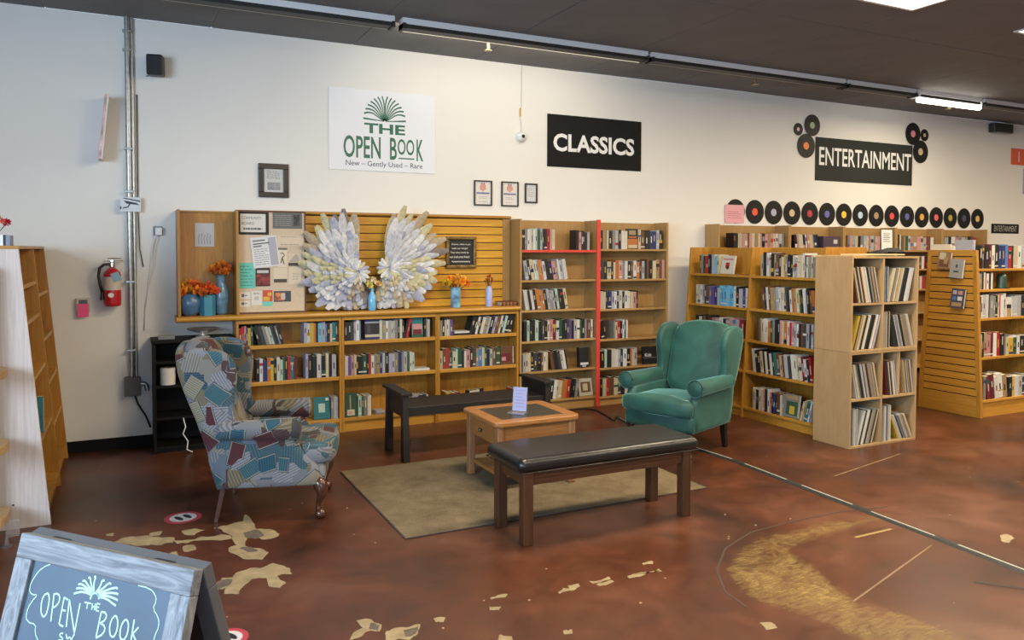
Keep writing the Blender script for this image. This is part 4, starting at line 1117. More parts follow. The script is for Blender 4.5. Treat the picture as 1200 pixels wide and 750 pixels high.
mk('hose', MB().tube([(-.02, 0, .385), (-.06, -.005, .38), (-.09, -.01, .35), (-.1, -.012, .28), (-.09, -.01, .2), (-.075, -.01, .13)], .012, 10), BLACK, t, smooth=180)
mk('nozzle', MB().tube([(-.075, -.01, .13), (-.074, -.01, .06)], [.014, .018], 10), BLACK, t, smooth=60)
mk('inspection_tag', MB().box((-.03, -.001, -.04), (.03, .001, .04), Matrix.Translation((.03, -.069, .27)) @ Matrix.Rotation(math.radians(-24), 4, 'Y')), P('tag_blue', (.25, .45, .6), .6), t)
mk('wall_bracket', MB().box((-.03, .06, .2), (.03, .0785, .3)), STEEL, t)
# thermostat with a pink note
t, w, h = wallthing('thermostat', 'beige thermostat with display on the wall below the extinguisher', 'thermostat', 89, 349, 106, 365)
mk('case', MB().box((-w/2, -h/2, 0), (w/2, h/2, .03)), P('beige_plastic', (.55, .5, .42), .5), t, bevel=.005)
rects(t, 'display', [(-w*.3, h*.08, w*.3, h*.36)], P('lcd_dark', (.05, .06, .05), .3), .031)
t, w, h = wallthing('note', 'bright pink sticky note hanging from the thermostat', 'note', 90.5, 356, 104, 371.5, YW-.034)
mk('sheet', MB().box((-w/2, -h/2, 0), (w/2, h/2, .001)), P('hot_pink_paper', (.85, .1, .28), .6), t)
# plug and cord
t, w, h = wallthing('wall_outlet', 'wall outlet with plugged adapter and hanging white cords', 'outlet', 179.5, 265, 190.5, 276)
mk('plate', MB().box((-w/2, -h/2, 0), (w/2, h/2, .008)), P('outlet_plate', (.25, .25, .25), .4), t, bevel=.002)
mk('adapter', MB().box((-.02, -.035, .008), (.03, .025, .05)), WHITE, t, bevel=.004)
mk('cord', MB().tube([(-.01, -.03, .03), (-.04, -.1, .02), (-.06, -.3, .01), (-.08, -.5, .01), (-.1, -.62, .01)], .004, 6), WHITE, t, smooth=180)
mk('cord', MB().tube([(.0, -.03, .03), (-.02, -.12, .02), (-.035, -.3, .01), (-.09, -.55, .01), (-.1, -.62, .01), (-.11, -.8, .01)], .004, 6), WHITE, t, smooth=180)
# dome camera with drop wire
p = onY(610, 160.5, YW)
t = thing('security_camera', 'small white dome camera on the wall with wire to the ceiling', 'camera', (p.x, YW, p.z)); t.rotation_euler = WALLROT
mk('dome', MB().lathe([(.055, 0), (.055, .02), (.045, .04), (.03, .055), (.002, .062)], 20), WHITE, t, smooth=60)
mk('lens', MB().lathe([(.016, .05), (.018, .064), (.012, .07), (.002, .071)], 14), BLACK, t, smooth=60)
mk('wire', MB().tube([(0, .05, .01), (.005, .12, .006), (-.012, .2, .006), (.006, .3, .005), (.008, CZ-p.z-.005, .004)], .0025, 6), P('wire_grey', (.5, .5, .48), .5), t)
mk('wire_tag', MB().box((-.016, .2, .008), (-.002, .28, .014)), P('tag_amber', (.55, .32, .08), .6), t)
# emergency light, red sign and notice at the far right
c, w, h = wallrect(1162, 145, 1184, 156, YW-.05)
t = thing('emergency_light', 'black emergency light box near the ceiling at right', 'light fixture', (c.x, YW, c.z))
mk('housing', MB().box((-w/2, -.1, -h/2), (w/2, 0, h/2)), P('fixture_olive_black', (.025, .03, .022), .4), t, bevel=.015)
mk('lens', MB().box((-w*.3, -.08, -h/2-.008), (w*.3, -.03, -h/2+.002)), P('lens_grey', (.4, .4, .38), .3), t)
t, w, h = wallthing('exit_sign', 'red orange sign on the wall at the right edge', 'sign', 1184.5, 175, 1216, 194)
mk('board', MB().box((-w/2, -h/2, .001), (w/2, h/2, .012)), P('sign_red_orange', (.72, .12, .05), .45), t, bevel=.002)
rects(t, 'mark', [(-w*.25, -h*.32, -w*.22, h*.32)], PAPER, .0125)
t, w, h = wallthing('notice_board', 'grey edged notice at the right edge below the red sign', 'notice', 1198.5, 199, 1225, 228)
mk('panel', MB().box((-w/2, -h/2, .001), (w/2, h/2, .014)), P('notice_grey', (.35, .36, .36), .5), t)

# ------------------------------------------------------------------ ceiling fixtures
FIXW = P('fixture_white', (.66, .66, .66), .45); FIXB = P('fixture_black', (.015, .015, .015), .5)
segs = [(-.3, 1.93), (1.995, 4.35), (4.39, 6.92), (6.96, 8.05), (8.08, 9.22), (9.27, 11.6), (11.66, 14.0)]
words = ['first', 'second', 'third', 'fourth', None, 'sixth', 'seventh']
for i, (a, b) in enumerate(segs):
    lit = i == 4
    t = thing('strip_light', 'brightly glowing fluorescent strip light near the ceiling at right' if lit else ('strip light with a faint glow along its wall side, second from left' if i == 1 else 'unlit fluorescent strip light in the ceiling row, %s from left' % words[i]), 'light fixture', ((a+b)/2, 6.0, CZ), 0, 'strip lights along the ceiling')
    w = (b-a)/2
    mk('housing', MB().box((-w, -.05, -.05), (w, .05, -.001)), FIXW, t, bevel=.003)
    mk('louvre', MB().box((-w, -.046, -.082), (w, .058, -.0505)), FIXB, t)
    if lit:
        tb = mk('tube', MB().tube([(-w+.02, -.03, -.115), (w-.02, -.03, -.115)], .03, 10), P('lit_tube', (1, 1, 1), .5, emit=(1, .93, .78), es=9), t, smooth=60)
        lm = area('strip_lamp', (0, -.03, -.16), (0, 0, 0), 2*w, .1, 17, (1, .84, .6)); lm.parent = t
    else:
        mk('tube', MB().tube([(-w+.02, .064, -.076), (w-.02, .064, -.076)], .007, 8), (P('dim_tube', (.8, .75, .6), .4, emit=(1, .88, .65), es=1.2) if i == 1 else P('unlit_tube', (.62, .56, .45), .4)), t, smooth=60)
        if i == 1: area('dim_strip_lamp', (0, .085, -.07), (math.radians(-75), 0, PI), 2*w, .05, 9, (1, .88, .68)).parent = t
    for s in (-1, 1): mk('socket', MB().cbox((s*(w-.012), 0, -.068), (.024, .12, .045)), FIXB if not lit else FIXW, t)
WARM = (1.0, .81, .55)
def troffer(x, y, label, group='square ceiling light panels'):
    t = thing('ceiling_light', label, 'ceiling light', (x, y, CZ), 0, group)
    for a, b, c, d in ((-.61, .28, .61, .305), (-.61, -.305, .61, -.28), (-.61, -.28, -.585, .28), (.585, -.28, .61, .28)):
        mk('frame', MB().box((a, b, -.014), (c, d, -.0045)), FIXW, t)
    mk('diffuser', MB().box((-.585, -.28, -.01), (.585, .28, -.005)), P('lit_diffuser', (1, 1, 1), .5, emit=(1, .9, .68), es=4.0), t)
    lm = area('panel_lamp', (0, 0, -.03), (0, 0, 0), 1.1, .5, TROFF_W, WARM); lm.parent = t
TROFF_W = 68
for x, y, lb in ((4.76, 3.725, 'lit ceiling panel light cut by the top edge, left one'), (7.24, 3.725, 'lit ceiling panel light at the upper right corner'),
                 (2.28, 3.725, 'lit ceiling panel light above the padded bench'), (9.72, 3.725, 'lit ceiling panel light over the right-hand bookcase'), (12.2, 3.725, 'lit ceiling panel light at the far right of the shop'),
                 (4.76, .9, 'lit ceiling panel light over the open floor'), (7.24, .9, 'lit ceiling panel light right of the open floor'), (9.72, .9, 'lit ceiling panel light at the right rear'), (2.28, .9, 'lit ceiling panel light right above the camera')):
    troffer(x, y, lb)
for px, py, lb in ((572, 44, 'brass sprinkler head hanging from the ceiling above the small frames'), (885, 86, 'dark sprinkler head hanging from the ceiling right of CLASSICS'), (1111, 116, 'sprinkler head beside the lit strip light')):
    p = onY(px, py, 6.17)
    t = thing('sprinkler', lb, 'sprinkler', (p.x, p.y, CZ), 0, 'ceiling sprinklers'); t.scale = (1.3, 1.3, 1.4)
    mk('escutcheon', MB().lathe([(.02, -.02), (.045, -.012), (.045, -.004)], 14), WHITE, t, smooth=50)
    mk('stem', MB().tube([(0, 0, -.02), (0, 0, -.075)], .012, 8), P('sprinkler_brass', (.3, .22, .12), .4, .7), t)
    mk('deflector', MB().lathe([(.028, -.088), (.028, -.084), (.01, -.075)], 12), P('sprinkler_brass', (.3, .22, .12), .4, .7), t)
# ------------------------------------------------------------------ things on the counter
CT = 1.0556
# notice board leaning against the slat wall
BY = 6.80
t, w, h = wallthing('notice_board', 'beige community notice board in a brown frame on the counter', 'notice board', 276.5, 245.5, 358.5, 365.5, BY)
t.location.z = CT+h/2
BC = Vector(t.location)
BRF = P('board_frame_brown', (.11, .05, .03), .5)
for a, b, c, d in ((-w/2, h/2-.014, w/2, h/2), (-w/2, -h/2, w/2, -h/2+.014), (-w/2, -h/2+.014, -w/2+.014, h/2-.014), (w/2-.014, -h/2+.014, w/2, h/2-.014)):
    mk('frame_bar', MB().box((a, b, -.025), (c, d, .004)), BRF, t, bevel=.002)
mk('cork_panel', MB().box((-w/2+.014, -h/2+.014, -.012), (w/2-.014, h/2-.014, -.001)), P('board_beige', (.58, .46, .33), .8, var=.05, vscale=40), t)
def sheet(name, label, cat, px0, py0, px1, py1, col, rot=0, decor=None, off=.0005, y=BY, group='papers on the notice board', th=.0006):
    c, w, h = wallrect(px0, py0, px1, py1, y)
    o = thing(name, label, cat, (c.x, y-off, c.z), 0, group); o.rotation_euler = (PI/2, math.radians(rot), 0)
    b = mk('sheet', MB().box((-w/2, -h/2, 0), (w/2, h/2, th)), P('sheet_%d_%d_%d' % tuple(int(q*100) for q in col), col, .65), o)
    if decor: decor(b, w, h, th+.0003)
    return o
def d_lines(n, seed, x0=-.38, x1=.38, top=.36, bot=-.38, th=.005, m=INK):
    return lambda b, w, h, z: textlines(b, w*x0, w*x1, [h*(top+(bot-top)*k/(n-1)) for k in range(n)], th, m, z, seed)
def d_comm(b, w, h, z):
    rects(b, 'white_card', [(-w*.37, -h*.39, w*.4, h*.42)], P('card_white', (.66, .64, .58), .7), z)
    fit_text('COMMUNITY', -.03*w, h*.24, w*.6, h*.13, INK, b, z+.0004)
    fit_text('BOARD', -.14*w, -h*.0, w*.38, h*.13, INK, b, z+.0004)
    textlines(b, -w*.28, w*.3, (-h*.24,), h*.09, INK, z+.0004, 4)
sheet('card', 'black card with white handwritten community board title', 'card', 276.5, 248.5, 315, 275, (.012, .012, .012), 0, d_comm)
def d_grey(b, w, h, z):
    textlines(b, -w*.42, w*.15, [h*(.3-.12*k) for k in range(6)], .006, P('grey_text', (.28, .28, .28), .6), z, 9)
    rects(b, 'portrait', [(w*.2, -h*.32, w*.42, h*.36)], P('photo_dark', (.05, .05, .05), .6, var=.8, vscale=30), z)
sheet('leaflet', 'dark grey leaflet with portrait at the top right of the board', 'leaflet', 319.5, 248.8, 354, 268, (.13, .13, .125), 0, d_grey)
def d_news(b, w, h, z):
    rects(b, 'headline', [(-w*.42, h*.36, w*.05, h*.4), (-w*.42, h*.26, w*.2, h*.3), (-w*.42, h*.18, -w*.1, h*.22)], INK, z)
    rects(b, 'side_column', [(w*.16, -h*.46, w*.46, h*.45)], P('column_grey', (.38, .39, .43), .7), z)
    textlines(b, -w*.42, w*.12, [h*(.1-.07*k) for k in range(8)], .004, INK, z+.0003, 12)
sheet('newspaper_page', 'tilted white newspaper page pinned on the board', 'paper', 295, 277, 326, 313, (.66, .66, .66), -7, d_news, .0022)
sheet('flyer', 'turquoise flyer at the left of the board', 'flyer', 279, 308, 299, 338, (.14, .5, .42), 0, d_lines(7, 21, th=.006, m=P('teal_ink', (.02, .16, .14), .6)), .0008)
def d_red(b, w, h, z):
    rects(b, 'photo', [(-w*.45, -h*.45, w*.45, h*.15)], P('photo_red', (.2, .03, .03), .5, var=.9, vscale=24), z)
    rects(b, 'title', [(-w*.4, h*.22, w*.4, h*.38)], P('title_pale', (.5, .48, .46), .6), z)
sheet('flyer', 'black and dark red flyer below the tilted newspaper page', 'flyer', 299.5, 314, 316.5, 335.5, (.03, .015, .015), 0, d_red, .0012)
CRD = (.62, .52, .38)
sheet('paper', 'cream heading strip printed in two lines, right side of the board', 'paper', 325, 276, 355, 288, CRD, 0, d_lines(2, 31, th=.004), .0005)
def d_fig(b, w, h, z):
    mb = MB(); mb.ribbon([(-w*.2, -h*.3), (-w*.05, 0), (w*.2, h*.1), (0, h*.25), (-w*.25, h*.2)], .008, z); mb.ribbon([(-w*.05, 0), (w*.15, -h*.35)], .008, z)
    mk('drawing', mb, P('ink_brown', (.1, .05, .03), .6), b); rects(b, 'heading', [(-w*.5, h*.4, w*.5, h*.5)], INK, z)
sheet('card', 'cream card with ink figure drawing on the board', 'card', 326, 290.5, 336.5, 313, (.66, .58, .44), 0, d_fig, .0004)
def d_tri(b, w, h, z):
    mb = MB(); mb.add([(-w*.5, -h*.2, z), (w*.5, -h*.2, z), (w*.1, h*.5, z)], [(0,1,2)]); mk('peak', mb, P('card_taupe', (.4, .34, .3), .7), b)
    rects(b, 'bar', [(-w*.5, -h*.5, w*.5, -h*.25)], P('bar_dark', (.07, .06, .055), .6), z)
sheet('card', 'cream card with taupe peak and dark bar on the board', 'card', 338, 297, 353, 311.5, CRD, 0, d_tri, .0004)
def d_bar(b, w, h, z): rects(b, 'bar', [(-w*.48, -h*.5, w*.48, -h*.26)], P('bar_dark', (.07, .06, .055), .6), z)
sheet('card', 'cream card with a dark bottom bar, middle of the board', 'card', 320.5, 314, 336.5, 331, (.64, .55, .41), 0, d_bar, .0004)
sheet('card', 'plain cream card with faint writing, right middle of the board', 'card', 338.5, 313, 353, 333, (.63, .54, .4), 0, d_lines(3, 41, -.2, .3, .1, -.2, .004), .0004)
for i, (a, b_, c, d) in enumerate(((280.5, 342.5, 293.3, 350.5), (280.5, 352.5, 293, 359.5))):
    sheet('business_card', '%s of two white business cards at the lower left of the board' % ('upper', 'lower')[i], 'card', a, b_, c, d, (.66, .62, .56), 0, lambda b, w, h, z: rects(b, 'logo', [(-w*.3, -h*.2, -w*.05, h*.25), (0, -h*.05, w*.25, h*.1)], INK, z), .0006)
sheet('card', 'white card with a small square at the bottom of the board', 'card', 294.5, 341, 307, 357.5, (.66, .63, .56), 0, lambda b, w, h, z: (textlines(b, -w*.3, w*.3, (h*.36, h*.28), .004, INK, z, 3), rects(b, 'square', [(-w*.2, -h*.15, w*.2, h*.12)], P('square_beige', (.5, .46, .4), .6), z)), .0006)
sheet('flyer', 'small red and yellow flyer at the bottom of the board', 'flyer', 308, 340, 319.3, 353, (.55, .08, .05), 0, lambda b, w, h, z: rects(b, 'shape', [(-w*.45, -h*.45, w*.2, -h*.1), (0, 0, w*.4, h*.3)], P('flyer_yellow', (.65, .4, .05), .6), z), .0012)
sheet('card', 'small turquoise slip under the red and yellow flyer', 'card', 308, 353.5, 319.3, 358.5, (.15, .55, .45), 0, None, .0006)
def d_fire(b, w, h, z): rects(b, 'flare', [(-w*.42, -h*.4, w*.1, h*.35)], P('photo_fire', (.5, .16, .06), .5, var=.9, vscale=30), z); rects(b, 'face', [(-w*.08, -h*.3, w*.16, h*.3)], P('photo_pale', (.55, .45, .38), .5), z+.0003)
sheet('postcard', 'dark postcard with a glowing orange scene, lower right of the board', 'postcard', 321, 341, 341, 353.5, (.05, .06, .09), 0, d_fire, .0006)
def d_sk(b, w, h, z):
    mb = MB()
    for k in range(5): mb.ribbon([(w*(-.3+.15*k), -h*.4), (w*(-.33+.15*k), -h*.15), (w*(-.28+.15*k), h*(.02+.05*(k % 2)))], .008, z)
    mk('sketch', mb, P('sketch_grey', (.3, .28, .28), .7), b)
sheet('drawing', 'pale grey pencil drawing pinned inside the oak display box', 'drawing', 228.5, 261.5, 251, 289, (.5, .48, .48), 0, d_sk, .0005, YW-.006-.013, None)

# ---- paper feather wings
def feather_mesh(L_, w, bend, seed):
    r = random.Random(seed); n = 6; vs = []; fs = []
    prof = (.5, .85, 1.0, 1.0, .86, .38)
    for i in range(n):
        f = i/(n-1); hw = w/2*prof[i]; zz = bend*f*f
        x = L_*f; sw = w*.1*math.sin(f*3+r.random())
        vs += [(x, -hw+sw, zz-.010), (x, sw, zz+.012*(1-f*.4)), (x, hw+sw, zz-.010)]
    for i in range(n-1):
        a = 3*i; fs += [(a, a+3, a+4, a+1), (a+1, a+4, a+5, a+2)]
    mb = MB(); mb.add(vs, fs); return mb.mesh('feather')
def feather_mat():
    m = objcol('paper_feather', .75, .2, .45, 38)
    return m
FEM = feather_mat()
FCOL = {'w': (.62, .61, .6), 'l': (.36, .37, .45), 'y': (.5, .46, .28), 't': (.42, .34, .23), 'b': (.22, .18, .16), 'p': (.5, .5, .52)}
def wing(label, px, py, sgn, prof, seed, palette):
    """prof: (angle deg measured from straight up towards the outside, length m)"""
    y = 6.782; p = onY(px, py, y); r = random.Random(seed)
    t = thing('paper_wing', label, 'wall decoration', (p.x, y, p.z), 0, 'paper wings'); t.rotation_euler = WALLROT
    mk('core', MB().lathe([(.02, -.005), (.06, .0), (.07, .03), (.05, .07), (.01, .085)], 18), P('wing_core', (.55, .54, .52), .8), t, smooth=60)
    def length(a):
        for (a0, l0), (a1, l1) in zip(prof, prof[1:]):
            if a0 <= a <= a1: return l0+(l1-l0)*(a-a0)/(a1-a0)
        return prof[-1][1]
    a_min, a_max = prof[0][0], prof[-1][0]
    for layer, (cnt, fr, wid, zz) in enumerate(((20, 1.0, .098, .0), (21, .84, .09, .017), (22, .68, .076, .034), (21, .53, .062, .05), (19, .39, .05, .064), (16, .26, .04, .076))):
        for k in range(cnt):
            a = a_min+(a_max-a_min)*(k+.5*(layer % 2)+.15*r.uniform(-1, 1))/(cnt-.5)
            a = max(a_min, min(a_max, a)); L_ = length(a)*fr*r.uniform(.88, 1.06)
            sa = math.sin(math.radians(90-sgn*a))
            if sa < -.05: L_ = min(L_, (p.z-CT-.012)/-sa)
            me = feather_mesh(L_*.72, wid*r.uniform(.85, 1.15), .02+.01*r.random(), r.random())
            ang = math.radians(90-sgn*a)
            o = link('feather', me, FEM, t, (L_*.28*math.cos(ang), L_*.28*math.sin(ang), zz+.003*r.random()), (r.uniform(-.38, .38), 0, ang), smooth=180)
            f = (a-a_min)/(a_max-a_min)
            o.color = (*FCOL[palette(f, layer, r)], 1)
    for k in range(14):       # small curl of folded pages round the shoulder
        a = 2*PI*k/14
        o = link('feather', feather_mesh(.095, .04, .015, k), FEM, t, (.016*math.cos(a), .016*math.sin(a), .09+.003*(k % 3)), (0, .12, a+sgn*.5), smooth=180)
        o.color = (*FCOL['wply'[k % 4]], 1)
    return t
def palL(f, layer, r):
    if layer == 0 and f < .35: return r.choice('byttw')
    if f < .35: return r.choice('wpwpl')
    if f < .6: return r.choice('yylyp') if layer < 3 else r.choice('ypw')
    if f < .8: return r.choice('lplw')
    return r.choice('tblpt')
def palR(f, layer, r):
    if layer == 0 and f < .4: return r.choice('tbtyt')
    if f < .35: return r.choice('pplwp')
    if f < .65: return r.choice('wpyly')
    return r.choice('yptlwtp')
wing('left paper feather wing made of folded book pages on the slat wall', 416, 319, -1, ((0, .50), (12, .62), (25, .60), (45, .56), (70, .5), (95, .48), (120, .45), (145, .43), (170, .40), (198, .34)), 5, palL)
wing('right paper feather wing made of folded book pages on the slat wall', 452, 314, 1, ((8, .52), (22, .58), (38, .62), (58, .62), (80, .58), (100, .52), (125, .46), (150, .43), (172, .42), (194, .38)), 9, palR)

# ---- vases and flowers
def blossom_mesh(r0, seed, n=26):
    r = random.Random(seed); mb = MB()
    for k in range(n):
        th = math.acos(1-1.5*(k+.5)/n); ph = k*2.39996+r.random()*.4
        d = Vector((math.sin(th)*math.cos(ph), math.sin(th)*math.sin(ph), math.cos(th)))
        u = d.orthogonal().normalized(); s = r0*.32
        tip = d*r0*r.uniform(.85, 1.15); mid = d*r0*.6
        v = d.cross(u)
        mb.add([d*r0*.15, mid+u*s, tip, mid-u*s], [(0,1,2,3)])
    return mb.mesh('blossom')
PET = objcol('petal', .7, .2, .35, 40)
STEMG = P('stem_green', (.05, .07, .02), .7); STEMB = P('dry_stem', (.16, .08, .03), .8)
def bouquet(label, loc, cols, n, spread, height, r0, seed, stemm=STEMG, base=0.0):
    r = random.Random(seed)
    t = thing('flower_bouquet', label, 'flowers', loc)
    ms = [blossom_mesh(r0, seed*10+k) for k in range(3)]
    for k in range(n):
        f = math.sqrt((k+.4)/n); a = k*2.39996
        p = Vector((spread*f*math.cos(a), spread*.7*f*math.sin(a), height*(1-.45*f*f)+r.uniform(-.01, .01)))
        o = link('blossom', ms[k % 3], PET, t, p, (r.uniform(-.4, .4)-.5*f*math.sin(a)+.25, .5*f*math.cos(a), r.uniform(0, 6)))
        o.color = (*[min(1, c*r.uniform(.8, 1.2)) for c in cols[k % len(cols)]], 1)
        mk('stem', MB().tube([(p.x*.12, p.y*.12, base), (p.x*.5, p.y*.5, p.z*.5), tuple(p)], .0025, 5), stemm, t)
    return t
def vase(label, px, pybase, prof, m, sides=24, name='vase', y=6.80, extra=None):
    p = onY(px, pybase, y); t = thing(name, label, 'vase', (p.x, y, CT))
    wall_ = prof+[(prof[-1][0]-.006, prof[-1][1]), (max(.004, prof[-1][0]-.008), prof[-1][1]-.05)]
    mk('body', MB().lathe(wall_, sides), m, t, smooth=(60 if sides > 8 else 0))
    mk('rim', MB().lathe([(prof[-1][0]-.004, prof[-1][1]-.002), (prof[-1][0]+.003, prof[-1][1]), (prof[-1][0]-.002, prof[-1][1]+.004)], sides), m, t)
    return p.x, y
BLU = P('glaze_slate_blue', (.06, .14, .25), .35, coat=.3); TEA = P('glaze_teal', (.05, .22, .3), .35); GRB = P('glaze_grey_blue', (.1, .2, .28), .3, coat=.3, var=.3, vscale=20)
x, y = vase('round slate blue vase with orange flowers in the display box', 223, 371, [(.04, 0), (.068, .03), (.085, .085), (.083, .13), (.064, .165), (.056, .175)], BLU)
bouquet('bunch of bright orange flowers in the round slate blue vase', (x+.015, y, CT+.12), [(.75, .2, .02), (.8, .3, .03), (.62, .14, .02)], 14, .085, .14, .045, 1)
x, y = vase('six-sided teal vase in the middle of the display box', 243.5, 371, [(.06, 0), (.06, .165)], TEA, 6, y=6.775)
bouquet('bunch of red-orange flowers in the six-sided teal vase', (x, y, CT+.12), [(.6, .08, .02), (.68, .12, .02)], 10, .085, .11, .046, 2)
x, y = vase('tall grey blue bottle vase at the right of the display box', 259.5, 370, [(.035, 0), (.05, .02), (.06, .12), (.062, .19), (.045, .235), (.03, .265), (.032, .30), (.042, .32)], GRB, y=6.84)
bouquet('orange flowers and dry stems in the tall bottle vase', (x, y, CT+.25), [(.68, .2, .02), (.55, .12, .02)], 11, .075, .17, .042, 3, STEMB)
x, y = vase('sky blue bottle vase standing between the paper wings', 436, 363, [(.026, 0), (.034, .02), (.034, .12), (.022, .15), (.016, .17), (.018, .195)], P('glaze_sky_blue', (.16, .46, .72), .3, coat=.3), y=6.725)
bouquet('cream flowers in the sky blue vase between the wings', (x, y, CT+.15), [(.72, .6, .36), (.7, .5, .2)], 8, .075, .125, .034, 4)
x, y = vase('blue and white painted cylinder vase under the framed message', 534, 361, [(.042, 0), (.046, .005), (.046, .185)], P('painted_blue_white', (.2, .42, .62), .4, var=.7, vscale=14), y=6.78)
bouquet('yellow and orange flowers in the painted cylinder vase', (x, y, CT+.14), [(.8, .42, .02), (.78, .3, .02), (.8, .55, .1)], 15, .12, .14, .042, 5, STEMB)
x, y = vase('slim lavender vase at the right of the counter', 573, 359, [(.03, 0), (.033, .008), (.033, .16), (.022, .175), (.022, .19)], P('glaze_lavender', (.36, .42, .7), .4), y=6.78)
bouquet('dry reddish sprigs in the slim lavender vase', (x, y, CT+.15), [(.5, .12, .03), (.4, .09, .03)], 12, .045, .14, .014, 6, STEMB)
# leather-bound book lying on the counter
p = onY(588, 359, 6.76)
t = thing('leather_book', 'old brown leather-bound book lying on the counter end', 'book', (p.x, 6.76, CT))
mb = MB(); mb.box((0, 0, 0), (.17, .15, .004)); mb.box((0, 0, .036), (.17, .15, .04)); mb.loft([[(x_, yy, zz) for yy, zz in ((.004, .0), (-.006, .006), (-.009, .02), (-.006, .034), (.004, .04))] for x_ in (0, .17)])
mk('cover', mb, P('brown_leather', (.12, .03, .015), .5, var=.3, vscale=30), t)
mk('page_block', MB().box((.004, .004, .004), (.166, .146, .036)), PAGES, t)
for k in range(4): mk('spine_band', MB().box((.02+.038*k, -.011, .004), (.027+.038*k, -.004, .036)), P('gilt', (.45, .28, .1), .4, .5), t)
# framed chalk message
GILT = P('aged_gilt_frame', (.2, .13, .05), .4, .6, var=.5, vscale=25)
c, w, h = wallrect(523, 277, 558.5, 314.5, 6.90)
t = thing('message_frame', 'ornate gilt framed black message board on the slat wall', 'frame', (c.x, 6.925, c.z)); t.rotation_euler = WALLROT
fw = .032
for a, b, cc, d in ((-w/2, h/2-fw, w/2, h/2), (-w/2, -h/2, w/2, -h/2+fw), (-w/2, -h/2+fw, -w/2+fw, h/2-fw), (w/2-fw, -h/2+fw, w/2, h/2-fw)):
    mk('frame_bar', MB().box((a, b, .0), (cc, d, .03)), GILT, t, bevel=.008, seg=3)
bd = mk('black_panel', MB().box((-w/2+fw, -h/2+fw, .002), (w/2-fw, h/2-fw, .012)), P('chalk_black', (.012, .012, .012), .6), t)
CHK = P('chalk_white', (.72, .72, .7), .8)
for k, (tx, wd) in enumerate((('Come, take a pic', .72), ('with our wings!', .6), ('They were made by', .7), ('our local artist friend', .74))):
    fit_text(tx, -.015 if k else 0, h*(.25-.13*k), (w-2*fw)*wd*1.1, .02, CHK, bd, .0125, bold=.01)
mb = MB(); mb.ribbon([(-w*.3+k*w*.6/24, -h*.29+.006*math.sin(k*2.1)) for k in range(25)], .006, .0125); mk('scribble', mb, CHK, bd)

# ------------------------------------------------------------------ black media cabinet behind the armchair
t = thing('media_cabinet', 'black open media cabinet against the wall behind the book-print armchair', 'cabinet', (.5, 6.63, 0))
W2 = .3; D2 = YW-.014-6.63
for a, b in (((-W2, 0, 0), (-W2+.02, D2, .86)), ((W2-.02, 0, 0), (W2, D2, .86))): mk('side_panel', MB().box(a, b), BLKCAB, t)
mk('top_panel', MB().box((-W2-.01, -.01, .86), (W2+.01, D2, .885)), BLKCAB, t, bevel=.003)
mk('back_panel', MB().box((-W2+.02, D2-.01, .02), (W2-.02, D2, .86)), BLKCAB, t)
for z in (.05, .28, .53, .72): mk('shelf', MB().box((-W2+.02, .01, z-.02), (W2-.02, D2-.01, z)), BLKCAB, t)
mk('kick_board', MB().box((-W2+.02, .02, 0), (W2-.02, .035, .03)), BLKCAB, t)
p = onY(197, 462, 6.68)
t = thing('paper_roll', 'white paper towel roll on the black cabinet shelf', 'paper roll', (max(p.x, .28), 6.70, .5306))
mk('roll', MB().lathe([(.018, 0), (.055, 0), (.055, .13), (.018, .13)], 24, cap=False), P('roll_white', (.62, .6, .55), .9), t, smooth=50)
mk('core', MB().lathe([(.0175, .0), (.0175, .131)], 14, cap=False), P('card_brown', (.3, .2, .12), .9), t)
p = onY(238, 403, 6.76)
t = thing('silver_bowl', 'shallow silver bowl on a foot on top of the black cabinet', 'bowl', (p.x, 6.76, .8856))
BOWL = P('bright_silver', (.75, .74, .7), .3, .7)
mk('dish', MB().lathe([(.02, .03), (.06, .04), (.115, .062), (.125, .072), (.118, .07), (.06, .048), (.01, .042)], 28), BOWL, t, smooth=60)
mk('foot', MB().lathe([(.055, 0), (.05, .008), (.02, .015), (.02, .032)], 20), BOWL, t, smooth=60)
tag(mk('router', MB().box((-.06, -.05, 0), (.06, .05, .03)), P('device_grey', (.2, .2, .2), .4), loc=(.3, 6.72, .8856), bevel=.004), 'small grey electronic device at the left end of the cabinet top', 'device')
mb = MB(); mb.tube([(.41, 6.618, .27), (.425, 6.6, .2), (.405, 6.59, .15), (.44, 6.58, .09), (.43, 6.565, .03), (.47, 6.555, .008)], .005, 6)
tag(mk('power_cord', mb, WHITE, smooth=180), 'loose white cord hanging down in front of the black cabinet', 'cord')

# ------------------------------------------------------------------ around the far left bookcase
lb = bpy.data.objects['splayed_bookcase.001']
mk('top_board', MB().box((.0, -.24, 1.593), (1.62, .24, 1.612)), OAKY, lb, bevel=.002)
mk('hardware_hole', MB().tube([(-.0006, -.19, .14), (.004, -.19, .14)], .006, 8), BLACK, lb)
mk('hardware_hole', MB().tube([(-.0006, -.16, .09), (.004, -.16, .09)], .006, 8), BLACK, lb)
x0 = LBX+half(.48, .375, .24, 1.593)-.17
o = tag(link('book', book_mesh(.035, .15, .22, 't', 'book', 5), [], None, (x0+.155, 5.5, .4785), (0, 0, PI/2)), 'teal book standing alone in the far left bookcase', 'book'); o.color = (.05, .2, .25, 1)
o = tag(link('book', book_mesh(.04, .15, .2, 'w', 'book', 8), [], None, (x0+.155, 5.545, .4785), (0, 0, PI/2)), 'white and blue book next to the teal one in far left bookcase', 'book'); o.color = (.5, .55, .55, 1)
p = onY(6, 291, 5.35)
t = thing('storage_box', 'black and white striped box on top of the far left bookcase', 'box', (p.x-.06, 5.33, 1.6125))
